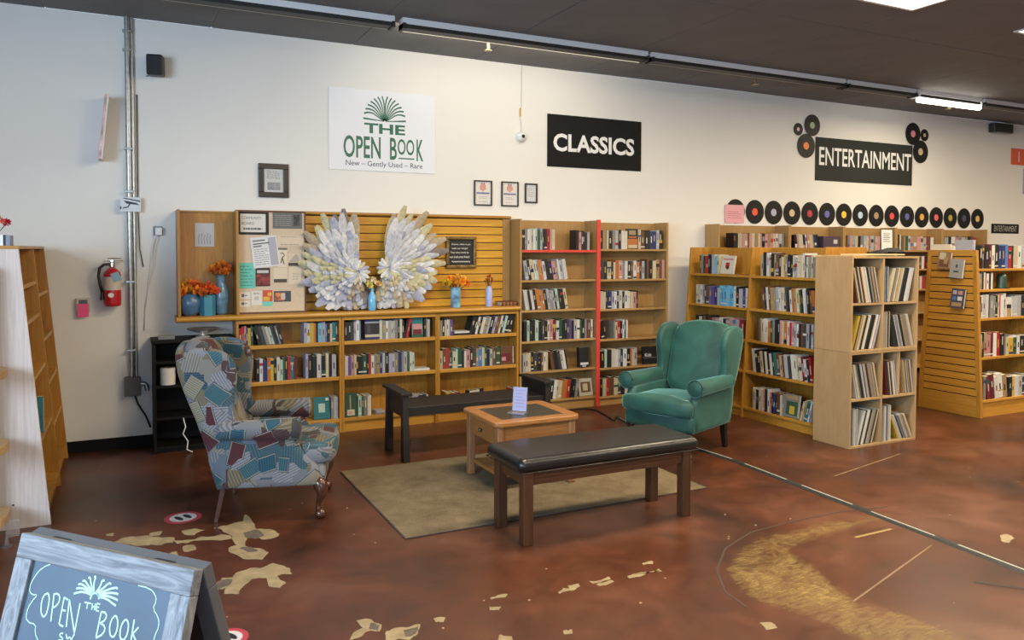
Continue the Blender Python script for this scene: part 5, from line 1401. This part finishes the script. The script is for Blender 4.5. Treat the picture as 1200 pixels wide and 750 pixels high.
mk('body', MB().box((-.1, -.08, 0), (.075, .08, .06)), BLACK, t); mk('stripe', MB().box((.04, -.081, -.0), (.062, .081, .0605)), WHITE, t); mk('end', MB().box((.075, -.08, 0), (.095, .08, .058)), P('box_blue_grey', (.2, .24, .32), .5), t)
t = bouquet('red flower sprig above the far left bookcase', (p.x-.12, 5.6, 1.6125), [(.75, .03, .06), (.7, .1, .1)], 9, .11, .22, .03, 12)
mk('pot', MB().lathe([(.03, 0), (.045, .06), (.05, .07)], 16), WHITE, t)
# display rack at the extreme left: stepped tan shelves, only the right ends show
RX = onY(8, 520, 5.05).x
t = thing('display_rack', 'tan display rack with rounded shelf ends at the left edge', 'rack', (RX-.32, 5.0, 0))
mk('back_panel', MB().box((-.3, .12, 0), (.24, .14, 1.5)), BLACK, t)
for z in (.12, .5, .9):
    mk('shelf', MB().prism([(-.3, -.16), (.26, -.16), (.31, -.13), (.33, -.06), (.33, .05), (.3, .12), (-.3, .12)], z, z+.045), PLY, t, bevel=.004)
for a in (-.3, .2): mk('upright', MB().box((a, .06, 0), (a+.03, .12, 1.5)), BLACK, t)
p = onZ(8, 641)
t = thing('plastic_clip', 'clear plastic sign clip standing on the floor at left edge', 'clip', (p.x, p.y, 0), .3)
mk('foot', MB().lathe([(.028, 0), (.028, .006), (.01, .012), (.008, .05)], 14), ACR, t, smooth=40); mk('plate', MB().box((-.004, -.004, .05), (.06, .002, .14)), ACR, t)

# ------------------------------------------------------------------ around the record cabinet and the right bookcase
def flatsheet(label, x0, y0, x1, y1, z, th, m, rot=0, name='cardboard_sheet', cat='sheet'):
    o = mk(name, MB().box((-(x1-x0)/2, -(y1-y0)/2, 0), ((x1-x0)/2, (y1-y0)/2, th)), m, loc=((x0+x1)/2, (y0+y1)/2, z), rot=(0, 0, rot)); return tag(o, label, cat)
TOPZ = 1.5505
KRAFT = P('kraft_card', (.42, .27, .12), .7); 
flatsheet('large kraft cardboard sheet lying on top of the record cabinet', 5.25, 4.44, 5.75, 4.74, TOPZ, .008, KRAFT, .05)
flatsheet('cream folder lying over the kraft sheet on the record cabinet', 5.42, 4.42, 5.86, 4.68, TOPZ+.0085, .01, P('folder_cream', (.6, .5, .28), .7), -.06, 'folder', 'folder')
mb = MB(); n = 14
for i in range(n+1):
    for j in range(6):
        u, v = i/n, j/5; mb.v.append((-.16+.32*u, -.1+.2*v, .004+.045*math.sin(PI*u)**.6*math.sin(PI*min(1, v*.9+.1))*(1+.25*math.sin(9*u+3*v))))
for i in range(n):
    for j in range(5): a = i*6+j; mb.f.append([a, a+6, a+7, a+1]); mb.m.append(0)
tag(mk('black_cloth', mb, P('black_fabric', (.012, .012, .014), .9), loc=(5.83, 4.56, TOPZ+.019), smooth=180), 'crumpled black cloth on the right of the record cabinet top', 'cloth')
c, w, h = wallrect(966, 278, 985, 293.5, YF)
t = thing('storage_box', 'dark purple storage box with white label on the wall shelf', 'box', (c.x-.005, YF+.01, 1.6005))
mk('body', MB().box((-w/2, 0, 0), (w/2, .18, .165)), P('box_purple', (.06, .035, .06), .6), t, bevel=.004); mk('label_card', MB().box((w*.12, -.002, .075), (w*.36, 0, .125)), P('label_grey', (.5, .48, .46), .6), t)
c, w, h = wallrect(1042, 271, 1054.5, 296, YF)
t = thing('shelf_card', 'tall white price card standing in front of the wall shelf', 'card', (c.x-.13, YF+.004, 1.6005)); t.rotation_euler = (math.radians(-2), 0, 0)
b = mk('sheet', MB().box((-w/2, 0, 0), (w/2, .003, h*.95)), PAPER, t)
mb = MB()
for k in range(5): mb.box((-w*.35, -.0008, h*(.75-.09*k)), (w*(.3-.1*(k % 2)), -.0003, h*(.78-.09*k)))
mk('print_lines', mb, INK, b)
# displayed books on the slatted end panel (covers face left)
def endbook(label, px0, py0, px1, py1, col, dec, tilt):
    a = onX(px0, (py0+py1)/2, 7.28); b = onX(px1, (py0+py1)/2, 7.28); tz = onX((px0+px1)/2, py0, 7.28).z; bz = onX((px0+px1)/2, py1, 7.28).z
    wy = abs(a.y-b.y)*.86; h = tz-bz
    t = thing('displayed_book', label, 'book', (7.279, (a.y+b.y)/2, bz), -PI/2, 'books displayed on the slatted end panel')
    t.rotation_euler = (math.radians(-6), math.radians(tilt), -PI/2)
    cv = mk('cover', MB().box((-wy/2, -.035, 0), (wy/2, -.032, h)).box((-wy/2, -.012, 0), (wy/2, -.009, h)).box((-wy/2, -.032, 0), (-wy/2+.003, -.012, h)), P('cover_'+label.split()[0], col, .4), t)
    mk('page_block', MB().box((-wy/2+.003, -.032, .003), (wy/2-.003, -.012, h-.003)), PAGES, t)
    for i, (u0, v0, u1, v1, c_) in enumerate(dec): mk('cover_art', MB().add([(-wy/2+wy*u0, -.0353-.0002*i, h*v0), (-wy/2+wy*u1, -.0353-.0002*i, h*v0), (-wy/2+wy*u1, -.0353-.0002*i, h*v1), (-wy/2+wy*u0, -.0353-.0002*i, h*v1)], [(0,1,2,3)]), flat(c_), cv)
    mk('bracket', MB().box((-wy*.4, -.04, -.004), (wy*.4, 0, -.001)), ACR, t)
endbook('brown photographic book, leftmost on the slatted end panel', 1099, 295.5, 1116, 315, (.22, .12, .06), ((.1, .55, .6, .95, 'c'), (.15, .1, .9, .5, 'd'), (.5, .3, .8, .7, 'f')), 5)
endbook('grey book with small emblem, upper right on the slatted end panel', 1113.5, 304, 1131, 326, (.26, .26, .25), ((.42, .55, .58, .72, 'n'), (.3, .3, .7, .38, 'n')), 3)
endbook('dark book with grid of pictures, lowest on the slatted end panel', 1114.5, 338.5, 1132.5, 361.5, (.05, .05, .08), ((.1, .7, .4, .9, 's'), (.5, .7, .85, .9, 'p'), (.1, .4, .4, .6, 'u'), (.5, .4, .85, .6, 'w'), (.1, .1, .85, .3, 'f')), 3)
tag(mk('grey_binder', MB().box((-.016, 0, 0), (.016, .185, .275)), P('binder_grey', (.32, .33, .36), .5), loc=(7.352, 4.785, 1.4255), bevel=.003), 'plain grey binder standing above the slatted end panel', 'binder')
for k in range(3):
    tag(mk('magazine', MB().box((-.012, 0, 0), (.012, .21, .235-.012*k)), P('magazine_%d' % k, ((.6, .52, .4), (.55, .5, .46), (.62, .58, .5))[k], .6), loc=(7.348+.027*k, 5.02, 1.4255), rot=(0, 0, 0)), 'pale magazine upright behind the grey binder, %s from the end panel' % ORD[k], 'magazine', 'magazines behind the grey binder')
p = onY(1177, 337, GY-.29+.06)
t = thing('bookend', 'dark green rounded bookend on the second shelf at right', 'bookend', (p.x, GY-.2, GZ[1]+.0005))
mk('body', MB().lathe([(.05, 0), (.052, .01), (.046, .03), (.048, .11), (.035, .145), (.005, .155)], 18), P('bottle_green', (.02, .045, .03), .3), t, smooth=60)
mk('base', MB().box((-.055, -.055, -.0004), (.055, .055, .006)), BLACK, t)
# lettering on the face-out book of the tall bookcase
c, w, h = wallrect(757, 411, 771, 417, YF+.025)
o = link('title', text_mesh('Kids', .05), CHK, None)
for q in bpy.data.objects:
    if q.get('label', '').startswith('black book facing out') and 'fifth shelf of tall bookcase right' in q['label']:
        o.parent = q; o.location = (.065, -.0012, .095); o.rotation_euler = (PI/2, 0, 0)

# ------------------------------------------------------------------ chalkboard A-frame in the foreground
HS = .9; TL = onZ(25, 624, HS); TR = onZ(228, 668, HS); ex = (TR-TL); SWID = ex.length; ex.normalize()
nn = Vector((ex.y, -ex.x, 0)); nn = nn if nn.y < 0 else -nn
LEAN = math.radians(16)
org = (TL+TR)/2
t = thing('chalkboard_sign', 'grey washed A-frame chalkboard sign in the left foreground', 'sign', (org.x, org.y, 0), math.atan2(ex.y, ex.x))
hw = SWID/2; LF = HS/math.cos(LEAN)
# local frame of a panel: x across, y up along the panel, z outwards
def panel_M(front):
    s = 1 if front else -1
    upv = Vector((0, s*math.sin(LEAN), math.cos(LEAN))); out = Vector((0, -s*math.cos(LEAN), math.sin(LEAN)))
    xx = upv.cross(out)
    M = Matrix((xx, upv, out)).transposed().to_4x4(); M.translation = Vector((0, 0 if front else .05, HS)); return M
MF, MR = panel_M(True), panel_M(False)
FWD_, TH = .056, .028
def panel(M, tagn):
    pn = mk(tagn, MB().box((-hw+.01, -LF+.08, -TH*.75), (hw-.01, -.01, -TH*.35), M), P('slate_board', (.06, .088, .12), .6, var=.12, vscale=6) if tagn == 'slate_panel' else BLACK, t)
    for nm, a, b, m_ in (('top_rail', (-hw, -FWD_, -TH), (hw, 0, 0), GREYW), ('stile', (-hw, -LF, -TH), (-hw+FWD_, -FWD_, 0), GREYV), ('stile', (hw-FWD_, -LF, -TH), (hw, -FWD_, 0), GREYV), ('bottom_rail', (-hw+FWD_, -LF+.06, -TH), (hw-FWD_, -LF+.06+FWD_, 0), GREYW)):
        mk(nm, MB().box(a, b, M), m_, t, bevel=.003)
    return pn
GREYW = wood('grey_washed_rail', (.085, .09, .1), (.26, .262, .268), .65, (4, 40, 40), 2.2)
GREYV = wood('grey_washed_stile', (.085, .09, .1), (.26, .262, .268), .65, (40, 40, 4), 2.2)
slate = panel(MF, 'slate_panel'); GREYW = GREYV = P('rear_frame_grey', (.1, .1, .105), .6, var=.15); panel(MR, 'rear_panel')
for s in (-1, 1): mk('hinge', MB().cbox((s*hw*.6, .03, HS-.012), (.06, .05, .012)), BLACKM, t)
mk('hinge_rod', MB().tube([(-hw*.8, .03, HS-.014), (hw*.8, .03, HS-.014)], .006, 8), BLACKM, t)
# chalk strokes traced on the slate: picture point -> slate plane
Rz = Matrix.Rotation(math.atan2(ex.y, ex.x), 4, 'Z'); WM = Matrix.Translation((org.x, org.y, 0)) @ Rz @ MF
WMi = WM.inverted()
def slate_pt(cx_, cy_):
    px, py = cx_/4.444, 610+cy_/4.444
    o_ = WMi @ CAM; d_ = (WMi.to_3x3() @ ray(px, py)); zz = -TH*.35+.0006
    k = (zz-o_.z)/d_.z; return (o_.x+d_.x*k, o_.y+d_.y*k)
CHALK = P('mint_chalk', (.42, .58, .5), .9)
def strokes(name, lst, wd):
    mb = MB()
    for s in lst:
        pts = [slate_pt(*q) for q in s]
        # rounded polyline
        if len(pts) > 3:
            o2 = [pts[0]]
            for a, b in zip(pts, pts[1:]): o2 += [(a[0]*.7+b[0]*.3, a[1]*.7+b[1]*.3), (a[0]*.3+b[0]*.7, a[1]*.3+b[1]*.7)]
            pts = o2+[pts[-1]]
        mb.ribbon(pts, wd, -TH*.35+.0008, M=MF)
    return mk(name, mb, CHALK, slate)
strokes('lettering', [[(250,378),(225,390),(212,450),(218,500),(238,500),(255,440),(258,395),(250,378)], [(282,385),(265,525)], [(278,385),(305,378),(315,410),(295,445),(272,455)],
 [(335,398),(308,540)], [(333,400),(355,412)], [(322,465),(342,470)], [(308,540),(330,552)], [(362,410),(345,555)], [(362,410),(388,590)], [(418,430),(385,600)]], .0042)
strokes('lettering', [[(528,475),(500,610)], [(528,475),(555,480),(553,515),(522,535)], [(522,535),(550,550),(540,590),(500,612)],
 [(600,495),(580,515),(568,570),(580,610),(600,600),(615,550),(612,505),(600,495)], [(655,515),(635,535),(622,590),(632,625),(655,615),(670,565),(668,525),(655,515)],
 [(700,515),(680,640)], [(722,555),(692,590)], [(692,590),(714,640)]], .0042)
strokes('small_lettering', [[(440,425),(475,432)], [(457,429),(452,460)], [(482,431),(478,465)], [(497,432),(492,467)], [(480,448),(494,450)], [(505,430),(500,468)], [(505,431),(522,436)], [(502,450),(516,452)], [(500,468),(516,472)],
 [(330,587),(312,588),(312,602),(328,612),(322,626),(305,622)], [(345,590),(350,622),(362,602),(372,624),(384,596)]], .0034)
fan = []
for k, (ex_, ey_) in enumerate(((385, 378), (398, 352), (408, 330), (430, 312), (460, 296), (490, 290))): fan.append([(478+k*2.5, 388-k*4), ((478+ex_)/2+4, (388+ey_)/2-14), (ex_+12, ey_-2), (ex_, ey_+4)])
for k, (ex_, ey_) in enumerate(((604, 440), (614, 412), (616, 382), (614, 352), (580, 328), (545, 312))): fan.append([(512-k*2.2, 398-k*5), ((512+ex_)/2-4, (398+ey_)/2-14), (ex_-12, ey_-4), (ex_, ey_+3)])
fan.append([(470,410),(478,385),(495,374),(512,384),(516,410)])
strokes('open_book_drawing', fan, .0046)
strokes('cloud_outline', [[(262,228),(220,245),(180,290),(150,355),(165,388),(200,385),(165,420),(135,480),(140,530),(190,540),(180,580),(200,630)], [(720,338),(780,352),(810,385),(815,420),(795,460),(825,500),(830,550),(805,600),(800,640)]], .0026)

# ------------------------------------------------------------------ floor wear
def px2(lst, ox, oy, sc): return [(ox+a/sc, oy+b/sc) for a, b in lst]
PEEL = P('peeled_floor_tan', (.31, .235, .13), .6, var=.22, vscale=14); BARE = P('bare_concrete_grey', (.11, .085, .065), .7, var=.3, vscale=25)
A = lambda l: px2(l, 0, 580, 2); Bq = lambda l: px2(l, 600, 500, 2)
def jag(pl, seed, it=2):
    r = random.Random(seed)
    for k in range(it):
        o = []
        for (x0, y0), (x1, y1) in zip(pl, pl[1:]+pl[:1]):
            L_ = math.hypot(x1-x0, y1-y0); j = L_*.2
            o += [(x0, y0), ((x0+x1)/2+r.uniform(-j, j), (y0+y1)/2+r.uniform(-j, j)*.5)]
        pl = o
    return pl
polys = [A([(510,78),(570,62),(575,45),(590,60),(600,80),(640,82),(655,92),(620,105),(580,100),(575,120),(600,125),(630,135),(615,152),(570,150),(540,135),(535,125),(555,118),(540,95)]),
 A([(408,107),(470,98),(520,92),(545,95),(540,103),(480,106),(415,115)]), A([(265,112),(285,102),(310,97),(340,95),(360,99),(410,100),(405,112),(380,117),(340,118),(300,115)]), A([(350,90),(380,85),(375,95),(352,98)]), A([(425,85),(450,80),(480,82),(455,95),(430,92)]), A([(428,122),(455,118),(460,128),(432,133)]), A([(248,92),(268,90),(265,97),(250,97)]),
 A([(495,210),(520,195),(545,195),(560,180),(610,172),(640,160),(680,172),(685,185),(650,190),(670,205),(655,218),(630,215),(625,195),(590,197),(570,215),(560,232),(525,232),(530,218),(500,224)]), A([(395,138),(415,133),(418,142),(400,146)]),
 A([(835,295),(870,292),(895,305),(890,320),(870,318),(840,335),(820,340),(850,312)]), A([(905,320),(945,310),(985,303),(980,325),(960,340),(905,345)]), A([(1015,290),(1045,288),(1040,298),(1020,298)]), A([(1145,262),(1175,262),(1170,270),(1148,270)]), A([(1150,240),(1190,232),(1185,240),(1152,246)]), A([(1170,328),(1200,332),(1205,345),(1168,345)]),
 Bq([(108,388),(120,378),(135,380),(130,372),(155,368),(160,374),(150,381),(128,386),(112,392)]), Bq([(180,362),(225,352),(232,358),(190,368)]), Bq([(198,370),(225,362),(235,360),(240,364),(205,374)]), Bq([(270,350),(300,342),(345,333),(352,340),(300,352),(275,356)]), Bq([(305,320),(330,315),(330,322),(308,325)]), Bq([(580,460),(610,460),(622,472),(595,477)]), Bq([(1143,255),(1160,252),(1177,262),(1165,272),(1147,268)]), Bq([(120,478),(140,475),(142,486),(122,487)])]
for i, pl in enumerate(polys):
    pts = [onZ(*q) for q in jag(pl, len(pl)+int(pl[0][0]))]
    if sum(a.x*b.y-b.x*a.y for a, b in zip(pts, pts[1:]+pts[:1])) < 0: pts = pts[::-1]
    mk('peeled_patch', MB().prism([(q.x, q.y) for q in pts], .0002, .0011), PEEL, FLOOR)
for pl in (A([(570,90),(605,82),(620,95),(600,104),(575,100)]), A([(560,125),(590,122),(605,130),(580,134)]), A([(498,215),(515,200),(545,198),(540,210),(515,222)]), A([(870,300),(890,306),(885,318),(865,314)]), A([(945,318),(980,308),(975,325),(950,332)])):
    pts = [onZ(*q) for q in jag(pl, len(pl)+int(pl[0][0]))]
    if sum(a.x*b.y-b.x*a.y for a, b in zip(pts, pts[1:]+pts[:1])) < 0: pts = pts[::-1]
    mk('bare_patch', MB().prism([(q.x, q.y) for q in pts], .0011, .0016), BARE, FLOOR)
# ring of scuffed yellow paint
def project(x, y, z=0):
    p = Vector((x, y, z))-CAM; w_ = p.dot(fwd); return 600+F_PX*p.dot(RGT)/w_, CY-F_PX*p.dot(UPV)/w_
ring = [(1045,598),(1000,604),(940,614),(890,628),(858,646),(848,668),(858,692),(885,708),(925,722),(975,738),(1010,756),(1060,775),(1160,775),(1150,752),(1110,732),(1060,715),(1010,700),(978,682),(955,658),(932,646),(950,636),(995,624),(1050,610)]
def pip(x, y, poly):
    c = False
    for (x0, y0), (x1, y1) in zip(poly, poly[1:]+poly[:1]):
        if (y0 > y) != (y1 > y) and x < (x1-x0)*(y-y0)/(y1-y0)+x0: c = not c
    return c
def dist(x, y, poly):
    best = 1e9
    for (x0, y0), (x1, y1) in zip(poly, poly[1:]+poly[:1]):
        dx, dy = x1-x0, y1-y0; k = max(0, min(1, ((x-x0)*dx+(y-y0)*dy)/(dx*dx+dy*dy))); best = min(best, math.hypot(x-x0-k*dx, y-y0-k*dy))
    return best
st = .035; vs = {}; fade = []; mb = MB()
def vid(i, j):
    if (i, j) not in vs:
        x, y = 1.6+i*st, 1.2+j*st; px, py = project(x, y); d = dist(px, py, ring); ins = pip(px, py, ring)
        vs[(i, j)] = len(mb.v); mb.v.append((x, y, .0009)); fade.append(min(1, d/10) if ins else 0)
    return vs[(i, j)]
for i in range(86):
    for j in range(66):
        x, y = 1.6+(i+.5)*st, 1.2+(j+.5)*st; px, py = project(x, y)
        if pip(px, py, ring): mb.f.append([vid(i, j), vid(i+1, j), vid(i+1, j+1), vid(i, j+1)]); mb.m.append(0)
def worn_mat():
    m, nt, b = base_mat('scuffed_yellow_paint'); N, L = nt.nodes.new, nt.links.new
    tc = N('ShaderNodeTexCoord'); at_ = N('ShaderNodeAttribute'); at_.attribute_name = 'fade'
    def streak(rot, sc):
        mp = N('ShaderNodeMapping'); mp.inputs['Rotation'].default_value = (0, 0, rot); mp.inputs['Scale'].default_value = sc; L(tc.outputs['Object'], mp.inputs['Vector'])
        n = N('ShaderNodeTexNoise'); n.inputs['Scale'].default_value = 1; n.inputs['Detail'].default_value = 9; n.inputs['Roughness'].default_value = .8; n.inputs['Distortion'].default_value = .6; L(mp.outputs['Vector'], n.inputs['Vector']); return n
    def op(o, a, c):
        q = N('ShaderNodeMath'); q.operation = o
        for i, v in enumerate((a, c)):
            if isinstance(v, (int, float)): q.inputs[i].default_value = v
            else: L(v, q.inputs[i])
        return q.outputs[0]
    n1, n2, n3 = streak(.5, (12, 90, 1)), streak(-.7, (14, 80, 1)), streak(0, (4, 4, 4))
    s = op('MAXIMUM', n1.outputs['Fac'], n2.outputs['Fac'])
    s = op('ADD', s, op('MULTIPLY', n3.outputs['Fac'], .7))
    s = op('ADD', s, op('MULTIPLY', at_.outputs['Fac'], .16))
    r = N('ShaderNodeMapRange'); r.inputs['From Min'].default_value = .93; r.inputs['From Max'].default_value = 1.16; r.inputs['To Max'].default_value = .85; L(s, r.inputs['Value'])
    sf = N('ShaderNodeMapRange'); sf.inputs['From Max'].default_value = .5; L(at_.outputs['Fac'], sf.inputs['Value'])
    L(op('MULTIPLY', r.outputs['Result'], sf.outputs['Result']), b.inputs['Alpha'])
    b.inputs['Base Color'].default_value = (.31, .2, .065, 1); b.inputs['Roughness'].default_value = .5
    return m
wr = mk('scuffed_area', mb, worn_mat(), FLOOR)
wr.data.attributes.new('fade', 'FLOAT', 'POINT').data.foreach_set('value', fade)
def floorline(name, pts, w_, m):
    mb = MB(); mb.ribbon([(onZ(*q).x, onZ(*q).y) for q in pts], w_, .0012); mk(name, mb, m, FLOOR)
LINEP = P('floor_line_pale', (.2, .12, .065), .6, var=.3, vscale=10)
floorline('floor_seam', [(1092, 639), (1000, 705)], .011, LINEP); floorline('floor_seam', [(1055, 532), (978, 558)], .014, LINEP); floorline('floor_seam', [(1002, 630), (1045, 620)], .022, P('floor_line_yellow', (.28, .19, .06), .6))
floorline('floor_crack', [(1141, 682), (1170, 686), (1200, 690)], .02, P('floor_crack_dark', (.03, .025, .022), .7))
floorline('ring_scratch', [(1040,594),(985,600),(930,611),(880,624),(850,643),(840,668),(850,694),(875,712)], .012, P('ring_dark', (.06, .035, .025), .6))
# round floor stickers
def sticker(label, px, py, r0):
    p = onZ(px, py); t = thing('floor_sticker', label, 'sticker', (p.x, p.y, 0), .4, 'round floor stickers')
    mk('disc', MB().lathe([(.001, .0003), (r0, .0003), (r0, .0009), (.001, .0009)], 32, cap=False), P('sticker_red', (.45, .05, .07), .4), t)
    mk('inner_ring', MB().lathe([(.001, .001), (r0*.72, .001), (r0*.72, .0013), (.001, .0013)], 28, cap=False), P('sticker_white', (.6, .56, .54), .4), t)
    mb = MB()
    for s in (-1, 1): mb.prism([(s*.25*r0+.16*r0*math.cos(a), .42*r0*math.sin(a)) for a in [2*PI*k/14 for k in range(14)]], .0014, .0018)
    mk('footprints', mb, P('sticker_black', (.015, .015, .02), .5), t)
sticker('red and white round floor sticker beside the book-print armchair', 214.5, 606.5, .105)
sticker('red and white round floor sticker behind the chalkboard sign', 266, 748, .085)
